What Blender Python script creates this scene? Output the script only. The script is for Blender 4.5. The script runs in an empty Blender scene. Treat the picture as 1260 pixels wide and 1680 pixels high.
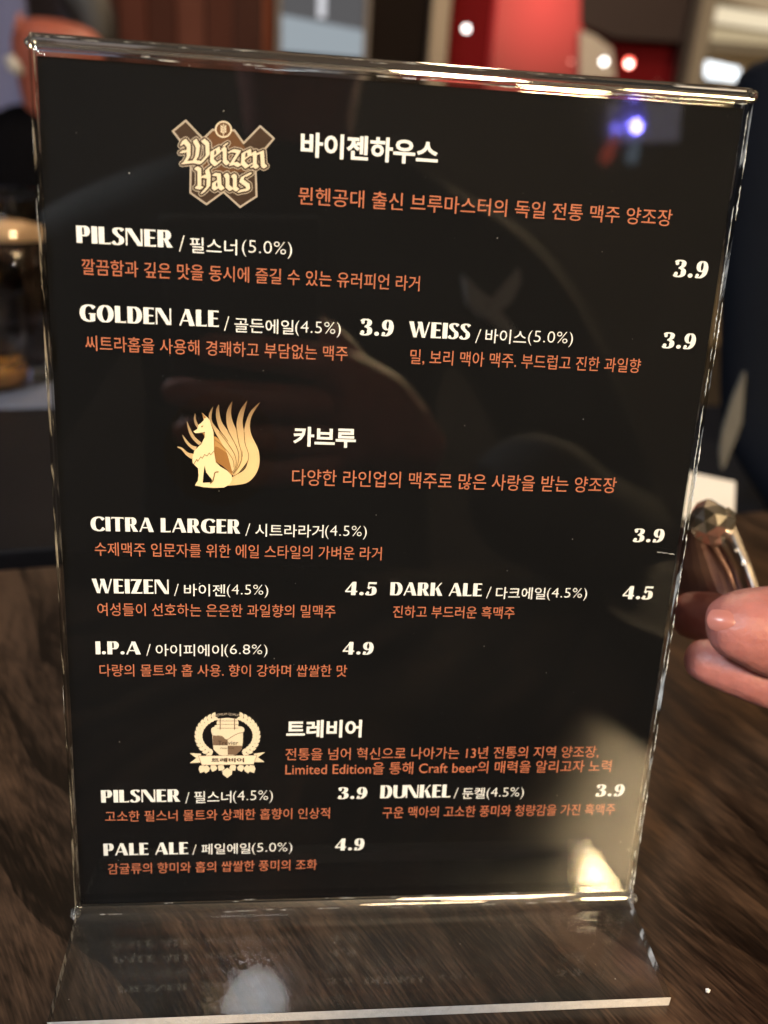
import bpy, bmesh, math, random
import mathutils
from mathutils import Vector, Matrix, noise
from mathutils.geometry import tessellate_polygon
random.seed(7)
PI = math.pi
sc = bpy.context.scene
COL = sc.collection

# ------------------------------------------------------------------ camera
CAM = Vector((-0.022653, -0.168768, 0.200569))
WARM, COOL, WARM2, BACKL = 210, 18, 50, 75
PANX, PANY, PANR = .302, -.21, .157
RC = Matrix(((0.99377165, -0.02157764, -0.10932665),
             (-0.08960027, 0.42858236, -0.89904892),
             (0.06625483, 0.90324502, 0.42397963)))
F = 1450.0
cd = bpy.data.cameras.new('camera'); cam = bpy.data.objects.new('camera', cd); COL.objects.link(cam)
cd.sensor_fit = 'VERTICAL'; cd.sensor_height = 36; cd.sensor_width = 27
cd.lens = 36 * F / 1680
cd.clip_start = 0.005; cd.clip_end = 60
mw = RC.to_4x4(); mw.translation = CAM; cam.matrix_world = mw
cd.dof.use_dof = True; cd.dof.focus_distance = 0.207; cd.dof.aperture_fstop = 9.5
sc.camera = cam

# ------------------------------------------------------------------ world, exposure
w = bpy.data.worlds.new('World'); sc.world = w; w.use_nodes = True
w.node_tree.nodes['Background'].inputs[0].default_value = (0.75, 0.62, 0.5, 1)
w.node_tree.nodes['Background'].inputs[1].default_value = 0.05
sc.view_settings.view_transform = 'Standard'; sc.view_settings.look = 'None'
sc.view_settings.exposure = 0; sc.view_settings.gamma = 1
sc.cycles.use_denoising = True
sc.cycles.max_bounces = 14; sc.cycles.transparent_max_bounces = 24
sc.cycles.sample_clamp_indirect = 0
sc.cycles.caustics_reflective = True; sc.cycles.caustics_refractive = True

# ------------------------------------------------------------------ geometry of the stand (tilted card)
TILT = math.radians(9.09)
ORG = Vector((0, 0, 0.003))
EU = Vector((1, 0, 0)); EV = Vector((0, math.sin(TILT), math.cos(TILT))); EW = Vector((0, -math.cos(TILT), math.sin(TILT)))
W, H, FOOT = 0.150, 0.2076, 0.0292
CARD_W = -0.0022
def cw(u, v, n=0.0): return ORG + EU * u + EV * v + EW * n      # card space -> world
def ray(px, py):
    return (RC @ Vector(((px - 630) / F, -(py - 840) / F, -1))).normalized()
def at(px, py, Y):                                               # point on the sight line at world y
    d = ray(px, py); return CAM + d * ((Y - CAM.y) / d.y)
def atz(px, py, Z=0.0):
    d = ray(px, py); return CAM + d * ((Z - CAM.z) / d.z)
def uv(px, py, n=CARD_W):
    d = ray(px, py); P0 = cw(0, 0, n); s = (P0 - CAM).dot(EW) / d.dot(EW); q = CAM + d * s - ORG
    return q.dot(EU), q.dot(EV)

# ------------------------------------------------------------------ materials
def new_mat(name):
    m = bpy.data.materials.new(name); m.use_nodes = True
    return m, m.node_tree, m.node_tree.nodes['Principled BSDF']
def pmat(name, col, rough=0.5, metal=0.0, spec=0.5, var=0.0, vscale=40, bump=0.0, bscale=200, emit=None, es=0.0, sub=0.0, coat=0.0):
    m, nt, b = new_mat(name)
    b.inputs['Base Color'].default_value = (*col, 1); b.inputs['Roughness'].default_value = rough
    b.inputs['Metallic'].default_value = metal; b.inputs['Specular IOR Level'].default_value = spec
    if coat: b.inputs['Coat Weight'].default_value = coat
    if sub:
        b.inputs['Subsurface Weight'].default_value = sub; b.inputs['Subsurface Scale'].default_value = 0.004
        b.inputs['Subsurface Radius'].default_value = (1, .35, .2)
    tc = nt.nodes.new('ShaderNodeTexCoord')
    if var:
        n = nt.nodes.new('ShaderNodeTexNoise'); n.inputs['Scale'].default_value = vscale; n.inputs['Detail'].default_value = 5
        nt.links.new(tc.outputs['Object'], n.inputs['Vector'])
        mx = nt.nodes.new('ShaderNodeMix'); mx.data_type = 'RGBA'
        mx.inputs[6].default_value = (*[c * (1 - var) for c in col], 1); mx.inputs[7].default_value = (*[min(1, c * (1 + var)) for c in col], 1)
        nt.links.new(n.outputs['Fac'], mx.inputs[0]); nt.links.new(mx.outputs[2], b.inputs['Base Color'])
    if bump:
        n2 = nt.nodes.new('ShaderNodeTexNoise'); n2.inputs['Scale'].default_value = bscale; n2.inputs['Detail'].default_value = 4
        nt.links.new(tc.outputs['Object'], n2.inputs['Vector'])
        bp = nt.nodes.new('ShaderNodeBump'); bp.inputs['Strength'].default_value = bump; bp.inputs['Distance'].default_value = 0.001
        nt.links.new(n2.outputs['Fac'], bp.inputs['Height']); nt.links.new(bp.outputs[0], b.inputs['Normal'])
    if emit:
        b.inputs['Emission Color'].default_value = (*emit, 1); b.inputs['Emission Strength'].default_value = es
    return m
def emat(name, col, s):
    m, nt, b = new_mat(name)
    nt.nodes.remove(b); e = nt.nodes.new('ShaderNodeEmission'); e.inputs[0].default_value = (*col, 1); e.inputs[1].default_value = s
    nt.links.new(e.outputs[0], nt.nodes['Material Output'].inputs[0]); return m

def acrylic(name, tint=(.975, .98, .975), wav=0.12, film=.0005, r0=.012, r1=.05, ws=22, wd=1.5):
    """clear sheet: fresnel mix of straight transmission and mirror reflection"""
    m, nt, b = new_mat(name); nt.nodes.remove(b)
    N = nt.nodes.new; L = nt.links.new
    tr = N('ShaderNodeBsdfTransparent'); tr.inputs[0].default_value = (*tint, 1)
    gl = N('ShaderNodeBsdfGlossy'); gl.inputs['Roughness'].default_value = 0.03; gl.inputs[0].default_value = (1, 1, 1, 1)
    geo = N('ShaderNodeNewGeometry')
    ior = N('ShaderNodeMix'); ior.data_type = 'FLOAT'; ior.inputs[2].default_value = 1.49; ior.inputs[3].default_value = 1 / 1.49
    L(geo.outputs['Backfacing'], ior.inputs[0])
    fr = N('ShaderNodeFresnel'); L(ior.outputs[0], fr.inputs['IOR'])
    tc = N('ShaderNodeTexCoord')
    n = N('ShaderNodeTexNoise'); n.inputs['Scale'].default_value = ws; n.inputs['Detail'].default_value = wd
    L(tc.outputs['Object'], n.inputs['Vector'])
    bp = N('ShaderNodeBump'); bp.inputs['Strength'].default_value = wav; bp.inputs['Distance'].default_value = 0.0004
    L(n.outputs['Fac'], bp.inputs['Height']); L(bp.outputs[0], gl.inputs['Normal'])
    # smudges: slightly rougher patches
    n2 = N('ShaderNodeTexNoise'); n2.inputs['Scale'].default_value = 35; n2.inputs['Detail'].default_value = 6
    L(tc.outputs['Object'], n2.inputs['Vector'])
    mr = N('ShaderNodeMapRange'); mr.inputs[1].default_value = .45; mr.inputs[2].default_value = .75; mr.inputs[3].default_value = r0; mr.inputs[4].default_value = r1
    L(n2.outputs['Fac'], mr.inputs[0]); L(mr.outputs[0], gl.inputs['Roughness'])
    mx = N('ShaderNodeMixShader'); L(fr.outputs[0], mx.inputs[0]); L(tr.outputs[0], mx.inputs[1]); L(gl.outputs[0], mx.inputs[2])
    # a thin film of dust and rubbed haze on the surface
    df = N('ShaderNodeBsdfDiffuse'); df.inputs[0].default_value = (.75, .75, .72, 1)
    mr2 = N('ShaderNodeMapRange'); mr2.inputs[1].default_value = .3; mr2.inputs[2].default_value = .8; mr2.inputs[3].default_value = film * .3; mr2.inputs[4].default_value = film * 1.6
    L(n2.outputs['Fac'], mr2.inputs[0])
    mx2 = N('ShaderNodeMixShader'); L(mr2.outputs[0], mx2.inputs[0]); L(mx.outputs[0], mx2.inputs[1]); L(df.outputs[0], mx2.inputs[2])
    L(mx2.outputs[0], nt.nodes['Material Output'].inputs[0])
    return m
def edge_mat(name, lo, hi, diff):
    """sawn acrylic edge: partly clear, partly frosted and chipped"""
    m, nt, b = new_mat(name); nt.nodes.remove(b)
    N = nt.nodes.new; L = nt.links.new
    tc = N('ShaderNodeTexCoord'); mp = N('ShaderNodeMapping'); mp.inputs['Scale'].default_value = (300, 300, 90)
    L(tc.outputs['Object'], mp.inputs[0])
    n = N('ShaderNodeTexNoise'); n.inputs['Scale'].default_value = 1; n.inputs['Detail'].default_value = 4; L(mp.outputs[0], n.inputs['Vector'])
    mr = N('ShaderNodeMapRange'); mr.inputs[1].default_value = lo; mr.inputs[2].default_value = hi; L(n.outputs['Fac'], mr.inputs[0])
    tr = N('ShaderNodeBsdfTransparent'); tr.inputs[0].default_value = (.6, .62, .6, 1)
    df = N('ShaderNodeBsdfPrincipled'); df.inputs['Base Color'].default_value = (*diff, 1); df.inputs['Roughness'].default_value = .25
    bp = N('ShaderNodeBump'); bp.inputs['Strength'].default_value = .8; bp.inputs['Distance'].default_value = .0006
    L(n.outputs['Fac'], bp.inputs['Height']); L(bp.outputs[0], df.inputs['Normal'])
    mx = N('ShaderNodeMixShader'); L(mr.outputs[0], mx.inputs[0]); L(tr.outputs[0], mx.inputs[1]); L(df.outputs[0], mx.inputs[2])
    L(mx.outputs[0], nt.nodes['Material Output'].inputs[0]); return m
def glass(name, col=(1, 1, 1), rough=0.0, ior=1.49):
    m, nt, b = new_mat(name)
    b.inputs['Base Color'].default_value = (*col, 1); b.inputs['Roughness'].default_value = rough
    b.inputs['Transmission Weight'].default_value = 1; b.inputs['IOR'].default_value = ior
    return m

def wood_mat():
    m, nt, b = new_mat('dark_grained_wood')
    N = nt.nodes.new; L = nt.links.new
    tc = N('ShaderNodeTexCoord')
    def math_(op, a, c=None, v=None):
        n = N('ShaderNodeMath'); n.operation = op; L(a, n.inputs[0])
        if c is not None: L(c, n.inputs[1])
        if v is not None: n.inputs[1].default_value = v
        return n.outputs[0]
    mp = N('ShaderNodeMapping'); mp.inputs['Rotation'].default_value = (0, 0, math.radians(60)); L(tc.outputs['Object'], mp.inputs[0])
    # knots bend the grain: distance from two spots
    geo = mp.outputs[0]
    def knot(kx, ky, amp, s):
        c, s_ = math.cos(math.radians(60)), math.sin(math.radians(60))
        K = (kx * c - ky * s_, kx * s_ + ky * c, 0)
        vs = N('ShaderNodeVectorMath'); vs.operation = 'SUBTRACT'; L(geo, vs.inputs[0]); vs.inputs[1].default_value = K
        vm = N('ShaderNodeVectorMath'); vm.operation = 'MULTIPLY'; L(vs.outputs[0], vm.inputs[0]); vm.inputs[1].default_value = (.6, 1.5, 0)
        ln = N('ShaderNodeVectorMath'); ln.operation = 'LENGTH'; L(vm.outputs[0], ln.inputs[0])
        g = math_('DIVIDE', ln.outputs['Value'], v=s); g = math_('MULTIPLY', g, g); g = math_('MULTIPLY', g, v=-1.0); g = math_('EXPONENT', g)
        return math_('MULTIPLY', g, v=amp)
    k = math_('ADD', knot(.128, -.028, .030, .03), knot(-.16, .10, -.012, .05))
    # warp
    wn = N('ShaderNodeTexNoise'); wn.inputs['Scale'].default_value = 7; wn.inputs['Detail'].default_value = 2; L(geo, wn.inputs['Vector'])
    ws = math_('MULTIPLY', math_('SUBTRACT', wn.outputs['Fac'], v=.5), v=.05)
    sep = N('ShaderNodeSeparateXYZ'); L(geo, sep.inputs[0])
    yy = math_('ADD', math_('ADD', sep.outputs['Y'], k), ws)
    comb = N('ShaderNodeCombineXYZ'); L(math_('MULTIPLY', sep.outputs['X'], v=.16), comb.inputs[0]); L(yy, comb.inputs[1])
    def nz(sc_, det, rough=.55):
        n = N('ShaderNodeTexNoise'); n.inputs['Scale'].default_value = sc_; n.inputs['Detail'].default_value = det; n.inputs['Roughness'].default_value = rough
        L(comb.outputs[0], n.inputs['Vector']); return n.outputs['Fac']
    big = nz(40, 6, .62); fine = nz(420, 5, .65)
    wave = N('ShaderNodeTexWave'); wave.bands_direction = 'Y'; wave.wave_profile = 'SAW'
    wave.inputs['Scale'].default_value = 14; wave.inputs['Distortion'].default_value = 5.0; wave.inputs['Detail'].default_value = 3; wave.inputs['Detail Scale'].default_value = 3
    L(comb.outputs[0], wave.inputs['Vector'])
    pores = N('ShaderNodeTexNoise'); pores.inputs['Scale'].default_value = 1; pores.inputs['Detail'].default_value = 2
    mpp = N('ShaderNodeMapping'); mpp.inputs['Scale'].default_value = (130, 1500, 1); L(geo, mpp.inputs[0]); L(mpp.outputs[0], pores.inputs['Vector'])
    f = math_('ADD', math_('MULTIPLY', big, v=1.4), math_('MULTIPLY', wave.outputs['Fac'], v=.16))
    f = math_('ADD', f, math_('MULTIPLY', math_('SUBTRACT', fine, v=.5), v=.42))
    f = math_('ADD', f, math_('MULTIPLY', math_('SUBTRACT', pores.outputs['Fac'], v=.5), v=.62))
    cr = N('ShaderNodeValToRGB'); L(f, cr.inputs[0])
    e = cr.color_ramp.elements
    e[0].position = .55; e[0].color = (.0062, .0038, .0025, 1)
    e[1].position = 1.0; e[1].color = (.078, .045, .027, 1)
    x = e.new(.67); x.color = (.0135, .0082, .0053, 1)
    x = e.new(.79); x.color = (.033, .0195, .0122, 1)
    L(cr.outputs[0], b.inputs['Base Color'])
    b.inputs['Roughness'].default_value = .30; b.inputs['Specular IOR Level'].default_value = .4
    bp = N('ShaderNodeBump'); bp.inputs['Strength'].default_value = .18; bp.inputs['Distance'].default_value = .0004
    L(f, bp.inputs['Height']); L(bp.outputs[0], b.inputs['Normal'])
    return m

M_ = {}
M_['wood'] = wood_mat()
M_['acrylic'] = acrylic('clear_acrylic_sheet')
M_['foot'] = acrylic('worn_acrylic_foot', (.97, .975, .97), .2, .010, .09, .2, 60, 4)
M_['bend'] = glass('heat_bent_acrylic', (.97, .97, .97), 0.035)
_nt = M_['bend'].node_tree; _df = _nt.nodes.new('ShaderNodeBsdfDiffuse'); _df.inputs[0].default_value = (.7, .68, .64, 1)
_mx = _nt.nodes.new('ShaderNodeMixShader'); _mx.inputs[0].default_value = .016
_nt.links.new(_nt.nodes['Principled BSDF'].outputs[0], _mx.inputs[1]); _nt.links.new(_df.outputs[0], _mx.inputs[2]); _nt.links.new(_mx.outputs[0], _nt.nodes['Material Output'].inputs[0])
M_['edge'] = edge_mat('scratched_acrylic_edge', .5, .70, (.75, .74, .72))
M_['frontedge'] = pmat('sawn_acrylic_edge', (.62, .58, .54), .35, var=.12, vscale=500, bump=.4, bscale=900)
M_['card'] = pmat('black_printed_card', (.0036, .0037, .0046), .7, spec=.06, var=.12, vscale=60)
M_['disc'] = pmat('deep_black_ink', (.0035, .003, .003), .7, spec=.06)
M_['white'] = pmat('white_ink', (.88, .88, .88), .6, spec=.1)
M_['cream'] = pmat('cream_ink', (.80, .69, .52), .6, spec=.1)
M_['orange'] = pmat('orange_ink', (.54, .175, .095), .6, spec=.1)
M_['grey'] = pmat('grey_ink', (.26, .21, .17), .6, spec=.1)
M_['brown'] = pmat('brown_ink', (.055, .032, .020), .6, spec=.1)
M_['brown2'] = pmat('mid_brown_ink', (.14, .065, .028), .6, spec=.1)
M_['taupe'] = pmat('taupe_ink', (.20, .13, .085), .6, spec=.1)
M_['line'] = pmat('pale_outline_ink', (.50, .42, .34), .6, spec=.1)

# ------------------------------------------------------------------ object helpers
def tag(o, label=None, cat=None, group=None, kind=None):
    if label: o['label'] = label
    if cat: o['category'] = cat
    if group: o['group'] = group
    if kind: o['kind'] = kind
    return o
def empty(name, loc=(0, 0, 0)):
    o = bpy.data.objects.new(name, None); COL.objects.link(o); o.location = loc; o.empty_display_size = .02; return o
def origin(p):
    v = Vector((0, 0, 0))
    while p is not None: v += Vector(p.location); p = p.parent
    return v
def mesh_obj(name, verts, faces, mats, parent=None, fmat=None, smooth=False, loc=None):
    base = origin(parent) + (Vector(loc) if loc is not None and parent is None else Vector((0, 0, 0)))
    me = bpy.data.meshes.new(name)
    me.from_pydata([tuple(Vector(v) - base) for v in verts], [], faces)
    for m in (mats if isinstance(mats, (list, tuple)) else [mats]): me.materials.append(m)
    if fmat: me.polygons.foreach_set('material_index', fmat)
    if smooth: me.polygons.foreach_set('use_smooth', [True] * len(me.polygons))
    me.update()
    o = bpy.data.objects.new(name, me); COL.objects.link(o)
    if parent is not None: o.parent = parent
    elif loc is not None: o.location = loc
    return o
class MB:
    def __init__(s): s.v = []; s.f = []; s.m = []
    def add(s, v, f, mi=0):
        o = len(s.v); s.v += [Vector(x) for x in v]; s.f += [tuple(i + o for i in q) for q in f]; s.m += [mi] * len(f)
    def box(s, c, size, rot=None, mi=0, bev=0.0):
        bm = bmesh.new(); bmesh.ops.create_cube(bm, size=1)
        for v in bm.verts: v.co = Vector((v.co.x * size[0], v.co.y * size[1], v.co.z * size[2]))
        if bev: bmesh.ops.bevel(bm, geom=bm.edges[:], offset=bev, segments=3, affect='EDGES', profile=.5)
        bm.verts.index_update()
        R = rot if rot is not None else Matrix.Identity(3)
        s.add([R @ v.co + Vector(c) for v in bm.verts], [[v.index for v in f.verts] for f in bm.faces], mi); bm.free()
    def lathe(s, c, prof, seg=48, mi=0, rot=None):
        R = rot if rot is not None else Matrix.Identity(3); c = Vector(c); vs = []; fs = []
        n = len(prof)
        for k in range(seg):
            a = 2 * PI * k / seg
            for r, z in prof: vs.append(c + R @ Vector((r * math.cos(a), r * math.sin(a), z)))
        for k in range(seg):
            k2 = (k + 1) % seg
            for i in range(n - 1): fs.append((k * n + i, k2 * n + i, k2 * n + i + 1, k * n + i + 1))
        s.add(vs, fs, mi)
    def tube(s, pts, rad, seg=10, mi=0):
        pts = [Vector(p) for p in pts]; vs = []; fs = []
        up = Vector((.13, .37, .9)).normalized()
        for i, p in enumerate(pts):
            t = (pts[min(i + 1, len(pts) - 1)] - pts[max(i - 1, 0)]).normalized()
            a = t.cross(up).normalized(); b_ = t.cross(a)
            r = rad[i] if isinstance(rad, (list, tuple)) else rad
            for k in range(seg): vs.append(p + a * r * math.cos(2 * PI * k / seg) + b_ * r * math.sin(2 * PI * k / seg))
        for i in range(len(pts) - 1):
            for k in range(seg): fs.append((i * seg + k, i * seg + (k + 1) % seg, (i + 1) * seg + (k + 1) % seg, (i + 1) * seg + k))
        fs.append(tuple(range(seg))[::-1]); fs.append(tuple((len(pts) - 1) * seg + k for k in range(seg)))
        s.add(vs, fs, mi)
    def build(s, name, mats, parent=None, smooth=False, loc=None):
        return mesh_obj(name, s.v, s.f, mats, parent, s.m, smooth, loc)
def skin(name, verts, edges, radii, mat, parent=None, levels=2, loc=None):
    base = origin(parent)
    me = bpy.data.meshes.new(name); me.from_pydata([tuple(Vector(v) - base) for v in verts], edges, [])
    o = bpy.data.objects.new(name, me); COL.objects.link(o)
    sm = o.modifiers.new('skin', 'SKIN'); sm.use_smooth_shade = True
    for i, d in enumerate(me.skin_vertices[0].data):
        r = radii[i]; d.radius = (r, r) if not isinstance(r, tuple) else r
    me.skin_vertices[0].data[0].use_root = True
    s2 = o.modifiers.new('sub', 'SUBSURF'); s2.levels = levels; s2.render_levels = levels
    me.materials.append(mat)
    if parent is not None: o.parent = parent
    dg = bpy.context.evaluated_depsgraph_get()
    nm = bpy.data.meshes.new_from_object(o.evaluated_get(dg)); o.modifiers.clear(); o.data = nm
    if not nm.materials: nm.materials.append(mat)
    return o

# ------------------------------------------------------------------ the setting: table tops, floor, ceiling
ROT = math.radians(11.5)
def rz(a): return Matrix.Rotation(a, 3, 'Z')
ER = rz(ROT)
tcorner = Vector((-.125, .194, 0))                      # a point on the far edge of our table
def table_pt(s, t, z=0): return tcorner + ER @ Vector((s, t, 0)) + Vector((0, 0, z))
tb = empty('table', tuple(table_pt(.17, -.36, -.75)))
tag(tb, 'dark brown wood-grained table that the menu stand is on', 'table')
b = MB(); b.box(table_pt(.17, -.36, -.0142), (1.15, .72, .028), ER, bev=.0025); top = b.build('tabletop', M_['wood'], tb)
blk = pmat('black_metal', (.02, .02, .02), .4, metal=.6)
for sx in (-.5, .5):
    for sy in (-.3, .3):
        b = MB(); b.box(table_pt(.17 + sx, -.36 + sy, -.389), (.045, .045, .722), ER, bev=.004); b.build('leg', blk, tb)
M_['floor'] = pmat('dark_floor', (.05, .04, .032), .5, var=.3, vscale=3)
mesh_obj('floor', [(-8, -6, -.75), (8, -6, -.75), (8, 9, -.75), (-8, 9, -.75)], [(0, 1, 2, 3)], M_['floor'])['kind'] = 'structure'
M_['ceil'] = pmat('dim_ceiling_paint', (.10, .09, .08), .8, var=.1, vscale=2)
mesh_obj('ceiling', [(-8, -6, 1.95), (-8, 9, 1.95), (8, 9, 1.95), (8, -6, 1.95)], [(0, 1, 2, 3)], M_['ceil'])['kind'] = 'structure'
M_['wall'] = pmat('dim_back_wall_paint', (.018, .013, .012), .8, var=.2, vscale=2)
mesh_obj('wall', [(-7, -4.6, -.75), (7, -4.6, -.75), (7, -4.6, 1.95), (-7, -4.6, 1.95)], [(0, 1, 2, 3)], M_['wall'])['kind'] = 'structure'

# ------------------------------------------------------------------ acrylic stand
stand = empty('menu_stand', (0, 0, 0))
tag(stand, 'clear acrylic tabletop sign holder with scratched edges and flat clear foot', 'sign holder')
def yz(v, n):  # card-space (v along, n off front) -> (y,z)
    p = cw(0, v, n); return (p.y, p.z)
def arc(c, r, a0, a1, n=14): return [(c[0] + r * math.cos(a0 + (a1 - a0) * i / n), c[1] + r * math.sin(a0 + (a1 - a0) * i / n)) for i in range(n + 1)]
def fillet(P, A, B, T, n=12):
    P, A, B = Vector(P), Vector(A), Vector(B)
    p0 = P + (A - P).normalized() * T; p2 = P + (B - P).normalized() * T
    out = []
    half = (A - P).angle(B - P) / 2; r = T * math.tan(half); c = P + ((A - P).normalized() + (B - P).normalized()).normalized() * (T / math.cos(half))
    a0 = math.atan2(p0.y - c.y, p0.x - c.x); a1 = math.atan2(p2.y - c.y, p2.x - c.x)
    while a1 - a0 > PI: a1 -= 2 * PI
    while a1 - a0 < -PI: a1 += 2 * PI
    return arc((c.x, c.y), r, a0, a1, n)
TH, GAP = .0021, .0014
DEP = 2 * TH + GAP                                         # overall thickness
prof = []; tags = []                                       # outline points and tag of the segment that starts there
def addp(pts, tg):
    for p in pts: prof.append(p); tags.append(tg)
back_tip = .036
hinge = yz(0, 0); topf = yz(H - DEP / 2, 0)
backh_v = .0                                              # back surface meets its foot
bh = yz(0, -DEP); bh = (bh[0], .003)
s_ = (bh[1] - yz(0, -DEP)[1]) / math.cos(TILT)
bh = yz(s_, -DEP)
addp([(-FOOT, .003)], 'foot')
addp(fillet(hinge, (-FOOT, .003), topf, .0032), 'bend'); tags[-1] = 'flat'
c = yz(H - DEP / 2, -DEP / 2)
a0 = math.atan2(EW.z, EW.y)
addp([topf], 'bend'); 
addp(arc(c, DEP / 2, a0, a0 - PI, 22)[1:], 'bend'); tags[-1] = 'flat'
addp(fillet(bh, yz(H - DEP / 2, -DEP), (bh[0] + back_tip, .003), .0028), 'bend'); tags[-1] = 'flat'
addp([(bh[0] + back_tip, .003)], 'tip')
addp([(bh[0] + back_tip, .0)], 'under')
# inside of back sheet at z=0
def inner_at_z(n, z): v = (z - (ORG.z + EW.z * n)) / EV.z; return yz(v, n)
pb = inner_at_z(-(TH + GAP), 0.0); addp([pb], 'inside')
addp(arc(c, GAP / 2, a0 - PI, a0, 10), 'insbend'); tags[-1] = 'inside'
pf = inner_at_z(-TH, 0.0); addp([pf], 'under')
addp([(-FOOT, 0.0)], 'fronttip')
n = len(prof)
verts = []; faces = []; fm = []
XS = 2
for x in (-W / 2, W / 2):
    for (y, z) in prof: verts.append((x, y, z))
mi = {'foot': 4, 'flat': 0, 'bend': 1, 'tip': 3, 'under': 0, 'inside': 0, 'insbend': 1, 'fronttip': 3}
for i in range(n):
    j = (i + 1) % n
    faces.append((i, j, n + j, n + i)); fm.append(mi[tags[i]])
tri = tessellate_polygon([[Vector((p[0], p[1], 0)) for p in prof]])
for side in (0, 1):
    for t in tri:
        faces.append(tuple(i + side * n for i in (t if side else t[::-1]))); fm.append(2)
acr = mesh_obj('acrylic_sheet', verts, faces, [M_['acrylic'], M_['bend'], M_['edge'], M_['frontedge'], M_['foot']], stand, fm)
bm = bmesh.new(); bm.from_mesh(acr.data); bmesh.ops.recalc_face_normals(bm, faces=bm.faces); bm.to_mesh(acr.data); bm.free()

# chipped, glinting rims along the four long upright edges and dust on the face
M_['chip_glint'] = pmat('bright_chips_and_glints', (.72, .72, .70), .18, spec=.8, bump=.6, bscale=1500)
def chips(side, nlev, v0, v1, dens, amp, parent, name):
    mb = MB(); v = v0; rnd = random.Random(int(side * 10 + nlev * 9000 + 77))
    while v < v1:
        L_ = rnd.uniform(.001, .009)
        dn = dens(v / H)
        if rnd.random() < dn:
            pts = []; r = []
            k = max(3, int(L_ / .0006)); ph = rnd.random() * 9
            for i in range(k + 1):
                vv = v + L_ * i / k
                pts.append(cw(side * (W / 2 + .00004 + rnd.uniform(-.3, .3) * amp), vv, nlev + rnd.uniform(-.6, .6) * amp))
                r.append(rnd.uniform(.25, 1) * amp * (.25 + math.sin(PI * i / k)))
            mb.tube(pts, r, 5)
        v += L_ * rnd.uniform(.6, 1.5)
    o = mb.build(name, M_['chip_glint'], parent); o['label'] = 'bright chipped flecks along the sheet edge'; o['kind'] = 'stuff'; return o
for sd, nl, dn, am in ((1, -.00015, lambda q: .75 if .3 < q < .75 else .45, .00017), (1, -TH + .0002, lambda q: .6, .00016),
                       (-1, -.00015, lambda q: .10, .00006), (-1, -TH + .0002, lambda q: .08, .00005)):
    chips(sd, nl, .001, H - .004, dn, am, stand, 'chipped_edge')
def flecks(vc, nc, dens, amp, seed):  # bright beads along the bends stand in for fine highlight lines
    mb = MB(); rnd = random.Random(seed); u = -W / 2 + .001
    while u < W / 2 - .001:
        L_ = rnd.uniform(.0005, .005)
        if rnd.random() < dens:
            k = max(3, int(L_ / .0005)); j = rnd.uniform(-1, 1) * .0003
            mb.tube([cw(u + L_ * i / k, vc + j + rnd.uniform(-.4, .4) * amp, nc) for i in range(k + 1)], [rnd.uniform(.2, 1) * amp * (.2 + math.sin(PI * i / k)) for i in range(k + 1)], 5)
        u += L_ * rnd.uniform(.8, 1.8)
    o = mb.build('bend_glints', M_['chip_glint'], stand); o['kind'] = 'stuff'
flecks(H - .0036, .00004, .45, .00010, 3); flecks(H - .0009, -.0012, .55, .00012, 4); flecks(.0034, .00004, .22, .00005, 5); flecks(.0009, .0009, .35, .00006, 6)
# corner blobs where the sheet was bent
def nub(u, v, nn, r, k=9):
    mb = MB(); rnd = random.Random(k)
    bm = bmesh.new(); bmesh.ops.create_icosphere(bm, subdivisions=2, radius=r)
    for q in bm.verts: q.co *= rnd.uniform(.7, 1.25)
    bm.verts.index_update(); c_ = cw(u, v, nn)
    mb.add([c_ + q.co for q in bm.verts], [[x.index for x in f.verts] for f in bm.faces]); bm.free()
    return mb.build('corner_nub', M_['bend'], stand)
nub(-W / 2 + .0003, H - .0022, -.0008, .0011, 3); nub(W / 2 - .0003, H - .002, -.0012, .0014, 4)
nub(-W / 2 + .0002, .0012, .0006, .0013, 5); nub(W / 2 - .0002, .0014, .0006, .0014, 6)
# dust specks
mb = MB(); rnd = random.Random(21)
for i in range(120):
    if i < 95: p = cw(rnd.uniform(-W / 2, W / 2), rnd.uniform(.002, H - .004), .00006)
    else: p = Vector((rnd.uniform(-W / 2, W / 2), rnd.uniform(-FOOT, -.003), .00306))
    s = rnd.choice([.000025, .00003, .00004, .00006, .00009]) 
    mb.box(p, (s * rnd.uniform(1, 2), s, s * rnd.uniform(1, 2)), Matrix.Rotation(rnd.random() * 3, 3, 'Y'))
# a little scratch beside the third price, as in the photograph
u0, v0 = uv(1078, 905, 0); u1, v1 = uv(1107, 909, 0)
mb.tube([cw(u0 + (u1 - u0) * i / 8, v0 + (v1 - v0) * i / 8 + random.uniform(-.0002, .0002), .00005) for i in range(9)], [.00003, .00006, .00003, .00007, .00004, .00002, .00008, .0001, .00003], 5)
o = mb.build('dust', M_['chip_glint'], stand); o['kind'] = 'stuff'

# ------------------------------------------------------------------ printed card
card = empty('menu_card', tuple(cw(0, .0015, CARD_W - .0003)))
tag(card, 'black beer menu card with white and orange Korean text, inside the acrylic stand', 'menu')
b = MB()
hw = W / 2 - .0009
vv = [cw(s * hw, v, nn) for s in (-1, 1) for v in (.0015, H - .0042) for nn in (CARD_W - .0002, CARD_W - .0006)]
b.add(vv, [(0, 2, 6, 4), (1, 5, 7, 3), (0, 1, 3, 2), (4, 6, 7, 5), (0, 4, 5, 1), (2, 3, 7, 6)])
co = b.build('card_sheet', M_['card'], card)
bm = bmesh.new(); bm.from_mesh(co.data); bmesh.ops.recalc_face_normals(bm, faces=bm.faces); bm.to_mesh(co.data); bm.free()

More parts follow.
